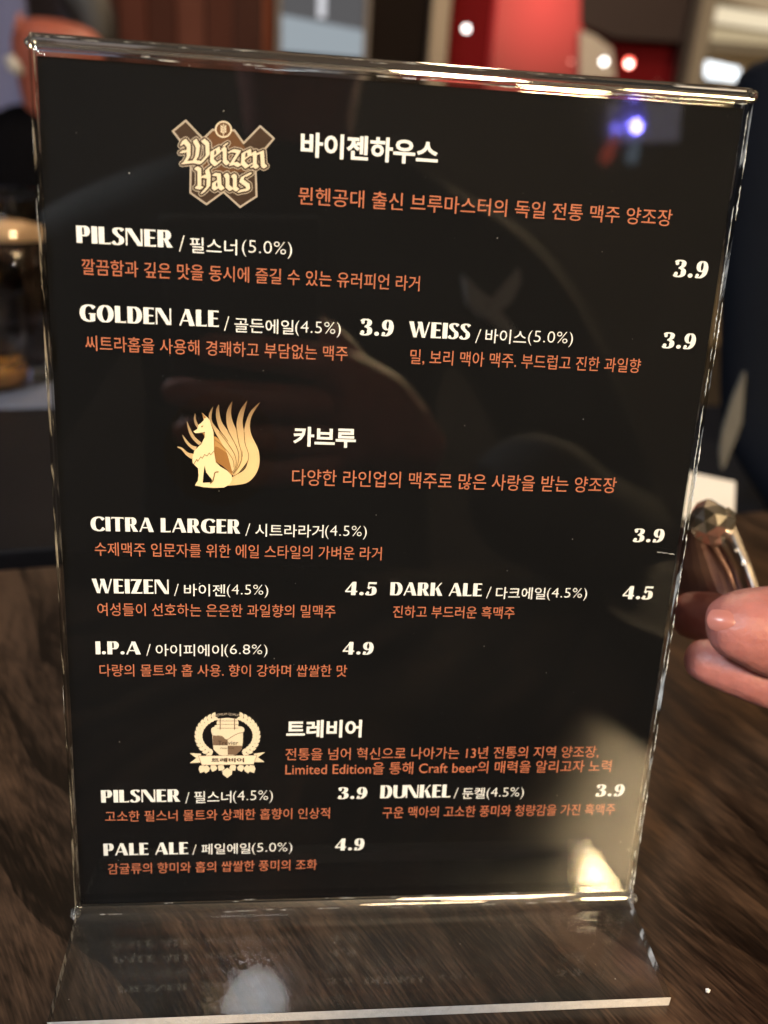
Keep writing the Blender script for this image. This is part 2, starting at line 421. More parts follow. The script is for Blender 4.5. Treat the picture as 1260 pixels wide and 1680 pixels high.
class Ink:
    """flat print: pieces laid in card space, each a couple of microns above the last"""
    def __init__(s, layer=0): s.v = []; s.f = []; s.m = []; s.k = 0; s.base = layer
    def piece(s, pts, faces, mi=0):
        n0 = CARD_W - .00015 + s.base * 4e-5 + s.k * 1.2e-6; s.k = (s.k + 1) % 24
        o = len(s.v); s.v += [(p[0], p[1], n0) for p in pts]; s.f += [tuple(i + o for i in f) for f in faces]; s.m += [mi] * len(faces)
    def poly(s, loops, mi=0):
        if not isinstance(loops[0][0], (list, tuple)): loops = [loops]
        flat = [p for l in loops for p in l]
        t = tessellate_polygon([[Vector((p[0], p[1], 0)) for p in l] for l in loops])
        s.piece(flat, t, mi)
    def strip(s, A, B, mi=0, closed=False):
        n = len(A); f = [(i, i + 1, n + i + 1, n + i) for i in range(n - 1)]
        if closed: f.append((n - 1, 0, n, 2 * n - 1))
        s.piece(list(A) + list(B), f, mi)
    def build(s, name, mats, parent, T=lambda p: p):
        vs = []
        for p in s.v:
            q = T((p[0], p[1])); vs.append(cw(q[0], q[1], p[2]))
        fs = []
        for f in s.f:                                      # face the viewer
            a, b_, c_ = (vs[i] for i in f[:3]); fs.append(f if (b_ - a).cross(c_ - a).dot(EW) > 0 else tuple(reversed(f)))
        return mesh_obj(name, vs, fs, mats, parent, s.m)
def spline(pts, n=7, closed=False):
    P = [Vector((p[0], p[1])) for p in pts]; out = []; m = len(P)
    rng = range(m) if closed else range(m - 1)
    for i in rng:
        p1, p2 = P[i], P[(i + 1) % m]
        p0 = P[i - 1] if (closed or i > 0) else p1; p3 = P[(i + 2) % m] if (closed or i + 2 < m) else p2
        for k in range(n):
            t = k / n
            out.append(.5 * ((2 * p1) + (p2 - p0) * t + (2 * p0 - 5 * p1 + 4 * p2 - p3) * t * t + (3 * p1 - p0 - 3 * p2 + p3) * t ** 3))
    if not closed: out.append(P[-1])
    return [(q.x, q.y) for q in out]
# ---- display capitals: heavy uprights, thin horizontals
STEM, THIN = .29, .085
def stress(pts, closed=False, stem=STEM, thin=THIN, n=8, taper=0, raw=False):
    c = pts if raw else spline(pts, n, closed); A = []; B = []; m = len(c)
    for i, p in enumerate(c):
        q0 = c[i - 1] if (closed or i > 0) else p; q1 = c[(i + 1) % m] if (closed or i < m - 1) else p
        t = Vector((q1[0] - q0[0], q1[1] - q0[1]))
        if t.length < 1e-9: t = Vector((1, 0))
        t.normalize(); wd = thin + (stem - thin) * abs(t.y) ** 1.6
        if taper and not closed:
            if i > m - 1 - taper * m: wd = max(thin, wd * (m - 1 - i) / (taper * m))
        nx, ny = -t.y * wd / 2, t.x * wd / 2
        A.append((p[0] + nx, p[1] + ny)); B.append((p[0] - nx, p[1] - ny))
    return ('strip', A, B, closed)
def Rr(x0, y0, x1, y1): return ('poly', [(x0, y0), (x1, y0), (x1, y1), (x0, y1)])
def Pp(*p): return ('poly', list(p))
def dot(x, y, r=.13): return ('poly', [(x + r * math.cos(a * PI / 8), y + r * math.sin(a * PI / 8)) for a in range(16)])
def ell(cx, cy, a, b_, a0, a1, n=18): return [(cx + a * math.cos(math.radians(a0 + (a1 - a0) * i / n)), cy + b_ * math.sin(math.radians(a0 + (a1 - a0) * i / n))) for i in range(n + 1)]
S_ = STEM
G = {
 'I': (.27, [Rr(0, 0, S_, 1)]),
 'L': (.60, [Rr(0, 0, S_, 1), Pp((S_, 0), (.60, 0), (.60, .16), (.56, .10), (S_, .09))]),
 'E': (.60, [Rr(0, 0, S_, 1), Pp((S_, 0), (.60, 0), (.60, .16), (.56, .10), (S_, .09)), Rr(S_, .47, .54, .56), Pp((S_, 1), (.58, 1), (.58, .85), (.54, .90), (S_, .91))]),
 'P': (.68, [Rr(0, 0, S_, 1), stress([(.2, .957)] + ell(.38, .70, .165, .257, 90, -90) + [(.2, .443)], raw=True)]),
 'R': (.76, [Rr(0, 0, S_, 1), stress([(.2, .957)] + ell(.38, .72, .165, .237, 90, -90) + [(.2, .483)], raw=True), Pp((.30, .50), (.50, .50), (.78, 0), (.48, 0))]),
 'D': (.80, [Rr(0, 0, S_, 1), stress([(.2, .957)] + ell(.36, .5, .305, .457, 90, -90, 24) + [(.2, .043)], raw=True)]),
 'O': (.90, [stress(ell(.45, .5, .315, .47, 0, 360, 40)[:-1], True, raw=True)]),
 'G': (.86, [stress([(.80, .80), (.66, .93), (.45, .965), (.22, .82), (.135, .5), (.22, .18), (.45, .035), (.62, .05), (.72, .10)]), Rr(.56, .04, .83, .44), Rr(.48, .44, .88, .50)]),
 'C': (.80, [stress([(.78, .80), (.64, .93), (.45, .965), (.22, .82), (.135, .5), (.22, .18), (.45, .035), (.64, .07), (.80, .22)])]),
 'S': (.60, [stress([(.55, .84), (.44, .94), (.30, .96), (.16, .88), (.16, .72), (.30, .55), (.45, .40), (.46, .18), (.32, .05), (.16, .05), (.02, .18)], stem=.26, thin=.09)]),
 'N': (.86, [Rr(0, 0, .09, 1), Pp((0, 1), (.30, 1), (.86, 0), (.60, 0)), Rr(.77, .0, .86, 1)]),
 'A': (.86, [Pp((0, 0), (.10, 0), (.44, .93), (.36, 1)), Pp((.32, 1), (.56, 1), (.88, 0), (.58, 0)), Rr(.16, .26, .62, .34)]),
 'W': (1.24, [Pp((0, 1), (.28, 1), (.50, 0), (.30, 0)), Pp((.40, 0), (.48, 0), (.68, .95), (.60, 1)), Pp((.50, 1), (.78, 1), (1.0, 0), (.80, 0)), Pp((.90, 0), (.98, 0), (1.24, 1), (1.15, 1))]),
 'T': (.74, [Rr(.235, 0, .505, 1), Pp((0, 1), (.74, 1), (.74, .84), (.69, .91), (.05, .91), (0, .84))]),
 'Z': (.70, [Pp((.02, 1), (.70, 1), (.38, .90), (.06, .90), (.02, .84)), Pp((.38, .96), (.70, 1), (.33, .04), (0, 0)), Pp((0, 0), (.70, 0), (.70, .17), (.65, .10), (.3, .09))]),
 'K': (.80, [Rr(0, 0, S_, 1), Pp((.27, .44), (.36, .47), (.76, 1), (.66, 1)), Pp((.34, .56), (.50, .70), (.83, 0), (.52, 0))]),
 'U': (.80, [stress([(.135, 1), (.135, .6), (.135, .3), (.24, .08), (.42, .035), (.60, .07), (.735, .22), (.755, .5), (.755, 1)], stem=.27, thin=.08)]),
 '.': (.26, [dot(.13, .12, .125)]),
 '3': (.60, [stress([(.04, .82), (.14, .94), (.30, .96), (.43, .86), (.42, .68), (.30, .56), (.20, .53)], stem=.25, thin=.08), stress([(.20, .53), (.34, .50), (.46, .38), (.45, .16), (.30, .04), (.14, .05), (.04, .17)], stem=.27, thin=.08), dot(.10, .78, .09), dot(.10, .20, .10)]),
 '9': (.62, [stress(ell(.30, .68, .185, .28, 0, 360, 36)[:-1], True, stem=.22, thin=.07, raw=True), stress([(.485, .72), (.50, .5), (.44, .22), (.28, .05), (.14, .04), (.06, .12)], stem=.25, thin=.07), dot(.11, .16, .09)]),
 '4': (.68, [Pp((0, .30), (.08, .26), (.44, .96), (.40, 1)), Rr(0, .22, .68, .32), Pp((.34, 0), (.60, 0), (.60, 1), (.38, 1), (.34, .9))]),
 '5': (.60, [Pp((.12, 1), (.58, 1), (.56, .84), (.12, .86)), Pp((.08, .50), (.15, .52), (.17, .95), (.10, .97)), stress([(.10, .52), (.24, .62), (.40, .57), (.46, .36), (.42, .14), (.26, .035), (.12, .06), (.04, .18)], stem=.27, thin=.08), dot(.10, .2, .09)]),
}
def display(s, slant=0, track=.07, space=.36, period=None):
    ink = Ink(1); x = 0
    for i, ch in enumerate(s):
        if ch == ' ': x += space; continue
        wd, parts = G[ch]
        for p in parts:
            sh = lambda q: (q[0] + x + slant * q[1], q[1])
            if p[0] == 'poly': ink.poly([sh(q) for q in p[1]])
            else: ink.strip([sh(q) for q in p[1]], [sh(q) for q in p[2]], closed=p[3])
        x += wd + track
    return ink
def place(ink, name, mat, box, parent=card, flipfix=True):
    xL, yT, yB, xR, yBR = box
    u0, va = uv(xL, yB); u1, vb = uv(xR, yBR); _, vt = uv(xL, yT)
    vbot = (va + vb) / 2; h = vt - va
    xs = [p[0] for p in ink.v]; ys = [p[1] for p in ink.v]; mx, Mx, my, My = min(xs), max(xs), min(ys), max(ys)
    T = lambda p: (u0 + (p[0] - mx) / (Mx - mx) * (u1 - u0), vbot + (p[1] - my) / (My - my) * h)
    return ink.build(name, mat, parent, T)
_fc = bpy.data.curves.new('type', 'FONT'); _fo = bpy.data.objects.new('type', _fc); COL.objects.link(_fo)
_fc.resolution_u = 3
def typed(body, bold=0.0, spacing=1.0, layer=1):
    """set a line in Blender's built-in typeface and return its flat outline as ink"""
    _fc.body = body; _fc.offset = bold; _fc.space_character = spacing
    me = _fo.to_mesh().copy()
    ink = Ink(layer); n0 = CARD_W - .00015 + layer * 4e-5
    ink.v = [(v.co.x, v.co.y, n0) for v in me.vertices]; ink.f = [tuple(p.vertices) for p in me.polygons]; ink.m = [0] * len(ink.f)
    _fo.to_mesh_clear(); bpy.data.meshes.remove(me); return ink

NAMES = [  # display capitals: text, left x, top y, bottom y, right x, bottom y at right
 ('PILSNER', (125.6, 368.7, 397.7, 283.6, 407.6)), ('GOLDEN ALE', (131, 498.6, 527, 358.9, 537.5)), ('WEISS', (669.8, 527.5, 554, 771, 556.9)),
 ('CITRA LARGER', (148.9, 847.8, 872, 394.2, 875.8)), ('WEIZEN', (151, 950, 973.6, 276.9, 974.4)), ('DARK ALE', (640, 955.4, 977, 790, 978.5)),
 ('I.P.A', (157, 1053, 1074.4, 231, 1073.5)), ('PILSNER', (166, 1296.7, 1317.7, 295.6, 1315.7)), ('DUNKEL', (623.7, 1288.7, 1310, 738.7, 1308.8)),
 ('PALE ALE', (170, 1384, 1403.8, 308.7, 1402))]
PRICES = [('3.9', (1103.6, 425.8, 454.7, 1160, 457)), ('3.9', (589.7, 523, 550.5, 645.3, 552)), ('3.9', (1085.3, 545.3, 572, 1140, 573)),
 ('3.9', (1037.5, 867.5, 890, 1088.8, 890)), ('4.5', (566, 955, 977, 617.5, 977)), ('4.5', (1020.8, 962, 983.7, 1070, 983.7)),
 ('4.9', (562, 1053.6, 1074.4, 612.4, 1074.4)), ('3.9', (553.5, 1292, 1311.5, 602, 1311)), ('3.9', (976, 1287.6, 1307.5, 1023.5, 1306.6)), ('4.9', (549.5, 1376.4, 1396, 597.5, 1395.5))]
HEADS = [('바이젠하우스', (493, 217.7, 259, 718, 270)), ('카브루', (480.8, 698.8, 731.5, 583.3, 736)), ('트레비어', (469.4, 1181.4, 1210.6, 592.9, 1210.6))]
SUBS = [  # white small: (body, box)
 ('/', (293.5, 386, 413, 303, 413)), ('필스너 (5.0%)', (311.6, 389, 416.5, 479, 424)),
 ('/', (367.5, 519, 543, 376, 543)), ('골든에일(4.5%)', (384.5, 521, 546.5, 558.7, 554)),
 ('/', (779.5, 540, 563, 788, 563)), ('바이스(5.0%)', (795.6, 539.5, 564.5, 939, 569)),
 ('/', (402.5, 859, 879.5, 410.5, 879.5)), ('시트라라거(4.5%)', (418.7, 859.5, 882, 601.3, 885)),
 ('/', (285.5, 958, 978, 293.5, 978)), ('바이젠(4.5%)', (302, 958.5, 980, 440, 980.5)),
 ('/', (797.5, 963, 982, 805, 982)), ('다크에일(4.5%)', (813, 963.5, 984.5, 962, 985.5)),
 ('/', (240, 1057, 1076.5, 247.5, 1076.5)), ('아이피에이(6.8%)', (255.6, 1057.5, 1078.5, 438.7, 1078)),
 ('/', (304, 1300, 1318.5, 311, 1318.5)), ('필스너(4.5%)', (318.6, 1299, 1320, 447.5, 1317)),
 ('/', (744, 1293, 1310.5, 751, 1310.5)), ('둔켈(4.5%)', (758, 1293, 1312.5, 858.5, 1311)),
 ('/', (315.5, 1386, 1403, 322.5, 1403)), ('페일에일(5.0%)', (330.5, 1385, 1404, 479.3, 1401))]
DESCR = [('뮌헨공대 출신 브루마스터의 독일 전통 맥주 양조장', (489.4, 307, 336.5, 1101.3, 371)),
 ('깔끔함과 깊은 맛을 동시에 즐길 수 있는 유러피언 라거', (134.4, 424, 450.5, 688, 478)),
 ('씨트라홉을 사용해 경쾌하고 부담없는 맥주', (140.4, 551, 576.5, 570, 591.5)),
 ('밀, 보리 맥아 맥주. 부드럽고 진한 과일향', (672.4, 575, 600.5, 1050, 611)),
 ('다양한 라인업의 맥주로 많은 사랑을 받는 양조장', (479, 770.5, 797.5, 1010, 808.5)),
 ('수제맥주 입문자를 위한 에일 스타일의 가벼운 라거', (155.6, 891.5, 914, 625.8, 917.6)),
 ('여성들이 선호하는 은은한 과일향의 밀맥주', (160, 990.5, 1012, 550, 1012.5)),
 ('진하고 부드러운 흑맥주', (644.3, 994, 1014.5, 843.5, 1015)),
 ('다량의 몰트와 홉 사용. 향이 강하며 쌉쌀한 맛', (163.6, 1090.5, 1111, 569, 1110)),
 ('전통을 넘어 혁신으로 나아가는 13년 전통의 지역 양조장,', (468, 1227.5, 1248.5, 981.5, 1244.5)),
 ('Limited Edition을 통해 Craft beer의 매력을 알리고자 노력', (468, 1251, 1271.5, 1001.6, 1268)),
 ('고소한 필스너 몰트와 상쾌한 홉향이 인상적', (172.5, 1330.5, 1349, 540.8, 1343.5)),
 ('구운 맥아의 고소한 풍미와 청량감을 가진 흑맥주', (627.4, 1322.5, 1341.5, 1008, 1338.5)),
 ('감귤류의 향미와 홉의 쌉쌀한 풍미의 조화', (177, 1417, 1435, 519.8, 1427.5))]
for s, bx in NAMES: place(display(s, 0, .085), 'beer_name', M_['white'], bx)
for s, bx in PRICES: place(display(s, .02, .12), 'price', M_['white'], bx)
for s, bx in HEADS: place(typed(s, .030), 'heading', M_['white'], bx)
PAREN = {311.6: 396.8, 384.5: 484, 795.6: 865.3, 418.7: 533, 302: 372, 813: 896.5, 255.6: 368, 318.6: 382, 758: 797.5, 330.5: 413}
for s, bx in SUBS:
    if s == '/': place(typed(s, -.012), 'beer_subtitle', M_['white'], bx); continue
    k, num = s.split('('); xp = PAREN[bx[0]]; f_ = (xp - bx[0]) / (bx[3] - bx[0]); ym = bx[2] + (bx[4] - bx[2]) * f_; yt = bx[1] + (bx[4] - bx[2]) * f_
    gap = 8 if k.endswith(' ') else 2.5
    place(typed(k.strip(), .004), 'beer_subtitle', M_['white'], (bx[0], bx[1], bx[2] - 1.5, xp - gap, ym - 1.5))
    place(typed('(' + num, -.010, 1.04), 'alcohol_content', M_['white'], (xp, yt + .5, ym + .5, bx[3], bx[4] + .5))
for s, bx in DESCR: place(typed(s, .002), 'description', M_['orange'], bx)

# ---- logo 1: crossed shape with blackletter
def logo_T(x0, y0, x1, y1, sx, sy):
    """pixel box of a zoomed view -> card space through the sight line"""
    def T(p): return uv(x0 + p[0] / sx * (x1 - x0), y0 + p[1] / sy * (y1 - y0))
    return T
def outline(ink, pts, wd, mi=0, closed=True):
    P = [Vector((p[0], p[1])) for p in pts]; m = len(P)
    for i in range(m if closed else m - 1):
        a, b_ = P[i], P[(i + 1) % m]; t = (b_ - a).normalized() * (wd / 2); nn = Vector((-t.y, t.x))
        a2, b2 = a - t * .6, b_ + t * .6
        ink.piece([tuple(a2 + nn), tuple(b2 + nn), tuple(b2 - nn), tuple(a2 - nn)], [(0, 1, 2, 3)], mi)
T1 = logo_T(270, 185, 460, 350, 1260, 1094)
lg = tag(empty('brewery_logo', tuple(card.location * 0)), 'crossed brown brewery emblem with blackletter name'); lg.parent = card
ink = Ink(0)
shape = [(90, 200), (230, 85), (420, 285), (520, 185), (640, 185), (760, 190), (860, 330), (1040, 145), (1190, 280), (1085, 400), (990, 620), (1000, 910), (822, 1025), (640, 860), (455, 995), (280, 870), (285, 560), (160, 290)]
ink.poly(shape, 0); ink.poly([(470, 270), (520, 190), (760, 195), (850, 340), (1000, 560), (960, 640), (640, 650), (330, 620), (420, 500)], 1)
ink.build('emblem_ground', [M_['brown'], M_['brown2']], lg, T1)
ink = Ink(1); outline(ink, shape, 20)
def ring(ink, cx, cy, r0, r1, mi=0, n=32):
    A = [(cx + r0 * math.cos(2 * PI * k / n), cy + r0 * math.sin(2 * PI * k / n)) for k in range(n)]
    B = [(cx + r1 * math.cos(2 * PI * k / n), cy + r1 * math.sin(2 * PI * k / n)) for k in range(n)]
    ink.strip(A, B, mi, True)
ink.build('emblem_outline', M_['line'], lg, T1)
ink = Ink(2)
ink.poly([(640 + 86 * math.cos(k * PI / 12), 180 + 94 * math.sin(k * PI / 12)) for k in range(24)], 1); ring(ink, 640, 180, 92, 76)
ink.base = 3
outline(ink, [(640, 118), (640, 262)], 8, 0, False)
for yy in (150, 178, 206):
    for sx in (-1, 1):
        ink.poly([(640 + sx * 6, yy + 20), (640 + sx * 10, yy - 2), (640 + sx * 30, yy - 22), (640 + sx * 30, yy + 2)], 0)
ink.build('wheat_badge', [M_['cream'], M_['brown2']], lg, T1)
# blackletter strokes: broad nib at 40 degrees; coordinates in the zoomed view
def hull(pts):
    pts = sorted(set((round(p[0], 3), round(p[1], 3)) for p in pts))
    def half(ps):
        h = []
        for p in ps:
            while len(h) > 1 and (h[-1][0] - h[-2][0]) * (p[1] - h[-2][1]) - (h[-1][1] - h[-2][1]) * (p[0] - h[-2][0]) <= 0: h.pop()
            h.append(p)
        return h
    a = half(pts); b_ = half(pts[::-1]); return a[:-1] + b_[:-1]
NIB = (25, -17)
SK = [  # W
 [(190, 345), (215, 300), (262, 360), (262, 470), (225, 535)], [(185, 425), (235, 420)], [(205, 545), (330, 532), (395, 545), (470, 460), (465, 340), (420, 300)],
 [(330, 300), (365, 370), (352, 470), (318, 530)],
 # e
 [(580, 385), (520, 420), (515, 520), (560, 565), (598, 530)], [(580, 385), (585, 440), (530, 482)],
 # i
 [(640, 385), (655, 410), (655, 525), (685, 555)], [(655, 355), (672, 340)], [(620, 410), (648, 395)],
 # z
 [(710, 425), (745, 412), (810, 425)], [(805, 430), (725, 560)], [(722, 565), (770, 550), (812, 575)],
 # e
 [(920, 410), (858, 440), (852, 545), (895, 590), (938, 560)], [(920, 410), (925, 465), (868, 505)],
 # n
 [(955, 455), (975, 430), (982, 460), (982, 570), (1005, 595)], [(995, 455), (1060, 425), (1070, 570), (1095, 590)], [(955, 585), (980, 575)],
 # H
 [(345, 600), (378, 620), (380, 790), (365, 815)], [(350, 805), (400, 820)], [(498, 592), (462, 625), (480, 690), (476, 800), (415, 868)], [(385, 712), (425, 690), (478, 700)],
 # a
 [(540, 670), (590, 675), (600, 800), (630, 830)], [(595, 735), (540, 760), (535, 810), (560, 830), (590, 800)],
 # u
 [(665, 670), (685, 700), (685, 800), (725, 835), (760, 810)], [(745, 680), (765, 700), (765, 820), (790, 840)],
 # s
 [(920, 665), (850, 700), (835, 740), (905, 790), (910, 835), (850, 845), (815, 855)], [(905, 680), (930, 665)]]
for lay, gr, mat, nm in ((3, 34, 'line', 'lettering_outline'), (4, 25, 'brown', 'lettering_shadow'), (5, 0, 'cream', 'lettering')):
    ink = Ink(lay)
    for st in SK:
        for (x0, y0), (x1, y1) in zip(st, st[1:]):
            pts = []
            for (x, y) in ((x0, y0), (x1, y1)):
                for sg in (-.5, .5):
                    q = (x + NIB[0] * sg * 1.25, y + NIB[1] * sg * 1.25)
                    if gr: pts += [(q[0] + gr * math.cos(a * PI / 4), q[1] + gr * math.sin(a * PI / 4)) for a in range(8)]
                    else: pts += [(q[0] + dx, q[1] + dy) for dx in (-5, 5) for dy in (-5, 5)]
            h_ = hull(pts); ink.piece(h_, [tuple(range(len(h_)))])
    ink.build(nm, M_[mat], lg, T1)

# ---- logo 2: sitting fox with many flame-like tails on a black disc
T2 = logo_T(280, 645, 440, 815, 1260, 1339)
fx = tag(empty('brewery_logo'), 'golden fox emblem with fan of tails on black disc'); fx.parent = card
fx.location = (0, 0, 0)
ink = Ink(0); ink.poly([(640 + 730 * math.cos(k * PI / 24), 720 + 740 * math.sin(k * PI / 24)) for k in range(48)]); ink.build('emblem_ground', M_['disc'], fx, T2)
def grad_ink(name, c_tip, c_mid, px_lo, px_hi):
    """gold print that runs from brown tips to cream, as printed; driven by the card's own coordinates"""
    m, nt, b_ = new_mat(name); b_.inputs['Roughness'].default_value = .6; b_.inputs['Specular IOR Level'].default_value = .1
    g = nt.nodes.new('ShaderNodeNewGeometry'); s = nt.nodes.new('ShaderNodeSeparateXYZ'); nt.links.new(g.outputs['Position'], s.inputs[0])
    mr = nt.nodes.new('ShaderNodeMapRange'); mr.inputs[1].default_value = cw(0, uv(350, px_hi)[1]).z; mr.inputs[2].default_value = cw(0, uv(350, px_lo)[1]).z
    nt.links.new(s.outputs['Z'], mr.inputs[0]); mx = nt.nodes.new('ShaderNodeMix'); mx.data_type = 'RGBA'
    mx.inputs[6].default_value = (*c_mid, 1); mx.inputs[7].default_value = (*c_tip, 1)
    nt.links.new(mr.outputs[0], mx.inputs[0]); nt.links.new(mx.outputs[2], b_.inputs['Base Color']); return m
gold = grad_ink('gold_tail_ink', (.22, .12, .06), (.82, .58, .30), 664, 730)
gold2 = grad_ink('left_tail_ink', (.30, .18, .10), (.66, .46, .24), 680, 740)
deep = pmat('deep_gold_ink', (.55, .30, .10), .6, spec=.1); deep2 = pmat('bronze_ink', (.36, .17, .05), .6, spec=.1); lt = pmat('pale_gold_ink', (.86, .68, .40), .6, spec=.1)
olive = pmat('olive_line_ink', (.20, .13, .05), .6, spec=.1)
def tail(ink, left, right, mi=0): 
    A = spline(left, 8); B = spline(right, 8); n_ = min(len(A), len(B)); ink.strip(A[:n_], B[:n_], mi)
TL = [ # (left boundary, right boundary) tip to root, farther tails first
 ([(545, 175), (500, 260), (495, 330), (560, 480), (640, 620), (720, 760), (790, 1000)], [(548, 178), (528, 290), (540, 380), (620, 480), (720, 600), (800, 740), (820, 1040)]),
 ([(620, 145), (588, 220), (590, 330), (640, 480), (740, 620), (810, 800), (800, 1040)], [(624, 148), (635, 280), (665, 380), (740, 490), (830, 640), (870, 800), (815, 1050)]),
 ([(790, 110), (735, 210), (718, 330), (745, 480), (820, 620), (870, 780), (805, 1060)], [(796, 112), (780, 250), (800, 360), (850, 480), (905, 650), (920, 830), (815, 1070)]),
 ([(985, 98), (900, 220), (855, 360), (858, 500), (900, 650), (925, 820), (810, 1080)], [(990, 100), (945, 270), (930, 380), (950, 500), (990, 680), (1000, 860), (815, 1100)])]
ink = Ink(1)
ink.poly(spline([(560, 560), (700, 680), (830, 820), (860, 960), (800, 1060), (700, 960), (590, 870), (560, 760)], 5, True), 2)
ink.poly(spline([(570, 700), (660, 730), (770, 830), (800, 960), (790, 1040), (680, 950), (580, 870)], 5, True), 3)
ink.base = 2
for k, (a_, b2) in enumerate(TL): ink.base = 2 + k * .6; tail(ink, a_, b2, 0)
ink.base = 5; tail(ink, [(1150, 118), (1030, 240), (965, 400), (950, 560), (1000, 800), (960, 980), (790, 1090), (720, 1190)],
     [(1155, 122), (1060, 270), (1025, 400), (1045, 540), (1140, 760), (1130, 980), (1000, 1150), (760, 1195)], 0)
for a_, b2 in (([(315, 260), (300, 330), (315, 400), (345, 450)], [(320, 262), (325, 330), (348, 390), (370, 420)]),
               ([(208, 370), (235, 500), (290, 600), (365, 670)], [(214, 368), (265, 480), (320, 570), (400, 640)]),
               ([(150, 540), (190, 630), (250, 700), (315, 745)], [(158, 540), (220, 620), (280, 675), (340, 690)]),
               ([(85, 700), (140, 730), (200, 800), (270, 850)], [(90, 690), (150, 705), (220, 765), (300, 785)])):
    tail(ink, a_, b2, 1)
ink.build('fox_tails', [gold, gold2, deep, deep2], fx, T2)
ink = Ink(7)   # tail seams
for ln in ([(950, 500), (960, 640), (1008, 800), (980, 920), (905, 1010), (805, 1075)], [(850, 470), (880, 640), (920, 800), (890, 930), (810, 1040)], [(740, 490), (830, 650), (880, 790), (860, 940), (810, 1030)], [(625, 500), (740, 650), (830, 800), (845, 930), (800, 1020)], [(570, 600), (690, 700), (800, 850), (820, 960)]):
    outline(ink, spline(ln, 5), 7, 0, False)
ink.build('tail_seams', olive, fx, T2)
ink = Ink(8)
body = [(405, 252), (470, 310), (505, 345), (528, 420), (555, 500), (560, 640), (562, 760), (585, 890), (640, 945), (730, 1000), (790, 1060), (795, 1120), (760, 1180), (690, 1218), (560, 1222), (420, 1212), (370, 1200), (315, 1190), (330, 1160), (352, 1130), (362, 1060), (355, 970), (285, 900), (280, 830), (310, 740), (400, 650), (440, 570), (442, 500), (380, 510), (320, 515), (295, 492), (345, 462), (360, 410), (400, 380), (430, 345)]
ink.poly(body, 0)
ink.base = 9
ink.poly([(440, 935), (460, 1020), (530, 1110), (540, 1150), (415, 1155), (425, 1040)], 1)
outline(ink, spline([(615, 1015), (575, 1025), (560, 1080), (545, 1130), (515, 1160)], 5), 16, 2, False)
outline(ink, [(300, 915), (340, 850), (350, 880), (390, 820), (410, 840), (440, 790), (470, 810), (500, 770), (520, 795), (560, 745)], 8, 2, False)
ink.poly([(392, 440), (400, 420), (425, 418), (410, 438)], 2); ink.poly([(405, 252), (430, 330), (462, 310)], 3)
ink.poly([(380, 510), (415, 515), (440, 560), (440, 510)], 3)
ink.build('fox_body', [lt, M_['disc'], olive, deep2], fx, T2)

# ---- logo 3: cream crest with wreath, barrel, mug and ribbon
T3 = logo_T(300, 1160, 450, 1290, 1260, 1092)
cr = tag(empty('brewery_logo'), 'cream wreath crest with barrel, shield and ribbon'); cr.parent = card
ink = Ink(1)
shield = [(400, 300), (410, 500), (425, 590), (500, 660), (620, 690), (740, 655), (810, 580), (825, 490), (830, 300)]
ink.poly(shield, 0); ink.base = 2
ink.poly([(412, 390), (545, 410), (618, 455), (618, 530), (412, 530)], 1); ink.poly([(618, 535), (822, 535), (800, 600), (730, 660), (618, 660)], 1)
ink.base = 3
foam = [(465, 250), (440, 270), (400, 290), (390, 330), (405, 370), (470, 395), (540, 405), (600, 450), (690, 400), (760, 365), (830, 350), (848, 315), (830, 280), (765, 265)]
ink.poly(spline(foam, 4, True), 0); outline(ink, spline(foam[5:11], 4), 8, 1, False)
ink.base = 4; ink.poly([(480, 160), (620, 148), (755, 165), (768, 220), (758, 285), (690, 300), (560, 320), (480, 285), (465, 220)], 0)
ink.base = 5
for xx in (515, 712): outline(ink, [(xx, 158), (xx, 305)], 14, 1, False)
for yy in (190, 238, 290): outline(ink, [(472, yy), (762, yy)], 6, 1, False)
ink.build('shield', [M_['cream'], M_['taupe']], cr, T3)
ink = Ink(1)
def leaf(cx, cy, ang, L_, wd, mi=0):
    c_, s2 = math.cos(ang), math.sin(ang)
    P = [(0, 0), (.3, .5), (.65, .45), (1, 0), (.65, -.45), (.3, -.5)]
    ink.poly([(cx + L_ * a_ * c_ - wd * b_ * s2, cy + L_ * a_ * s2 + wd * b_ * c_) for a_, b_ in P], mi)
for sd in (-1, 1):
    for k in range(13):
        a = math.radians(120 - k * 15.2)                     # from the ribbon up to the top
        cx = 615 + sd * (395 - (40 if False else 0)) * math.cos(math.radians(58 - k * 9.6)); cy = 400 + 295 * math.sin(math.radians(58 - k * 9.6))
        tx = sd * 395 * math.sin(math.radians(58 - k * 9.6)); ty = -295 * math.cos(math.radians(58 - k * 9.6)); ta = math.atan2(ty, tx)
        leaf(cx, cy, ta + .62, 92, 54); leaf(cx, cy, ta - .62, 92, 54)
for lx, ly, an, L_ in ((290, 800, 2.0, 125), (330, 800, 1.7, 120), (440, 795, 1.9, 105), (555, 795, 2.2, 105), (660, 795, .95, 105), (780, 795, 1.25, 105), (880, 800, 1.4, 120), (925, 800, 1.1, 125)):
    leaf(lx, ly, an, L_, 95)
leaf(612, 840, PI / 2, 140, 140)
ink.build('wreath', M_['cream'], cr, T3)
ink = Ink(6)
ink.poly([(95, 632), (250, 640), (260, 760), (95, 770), (185, 700)]); ink.poly([(1135, 618), (980, 640), (970, 755), (1125, 755), (1035, 688)])
ink.base = 7; ink.poly([(215, 668), (1020, 660), (975, 785), (262, 795)]); ink.build('ribbon', M_['cream'], cr, T3)
ink = Ink(8); outline(ink, [(215, 668), (1020, 660), (975, 785), (262, 795)], 6)
ink.build('ribbon_outline', M_['taupe'], cr, T3)
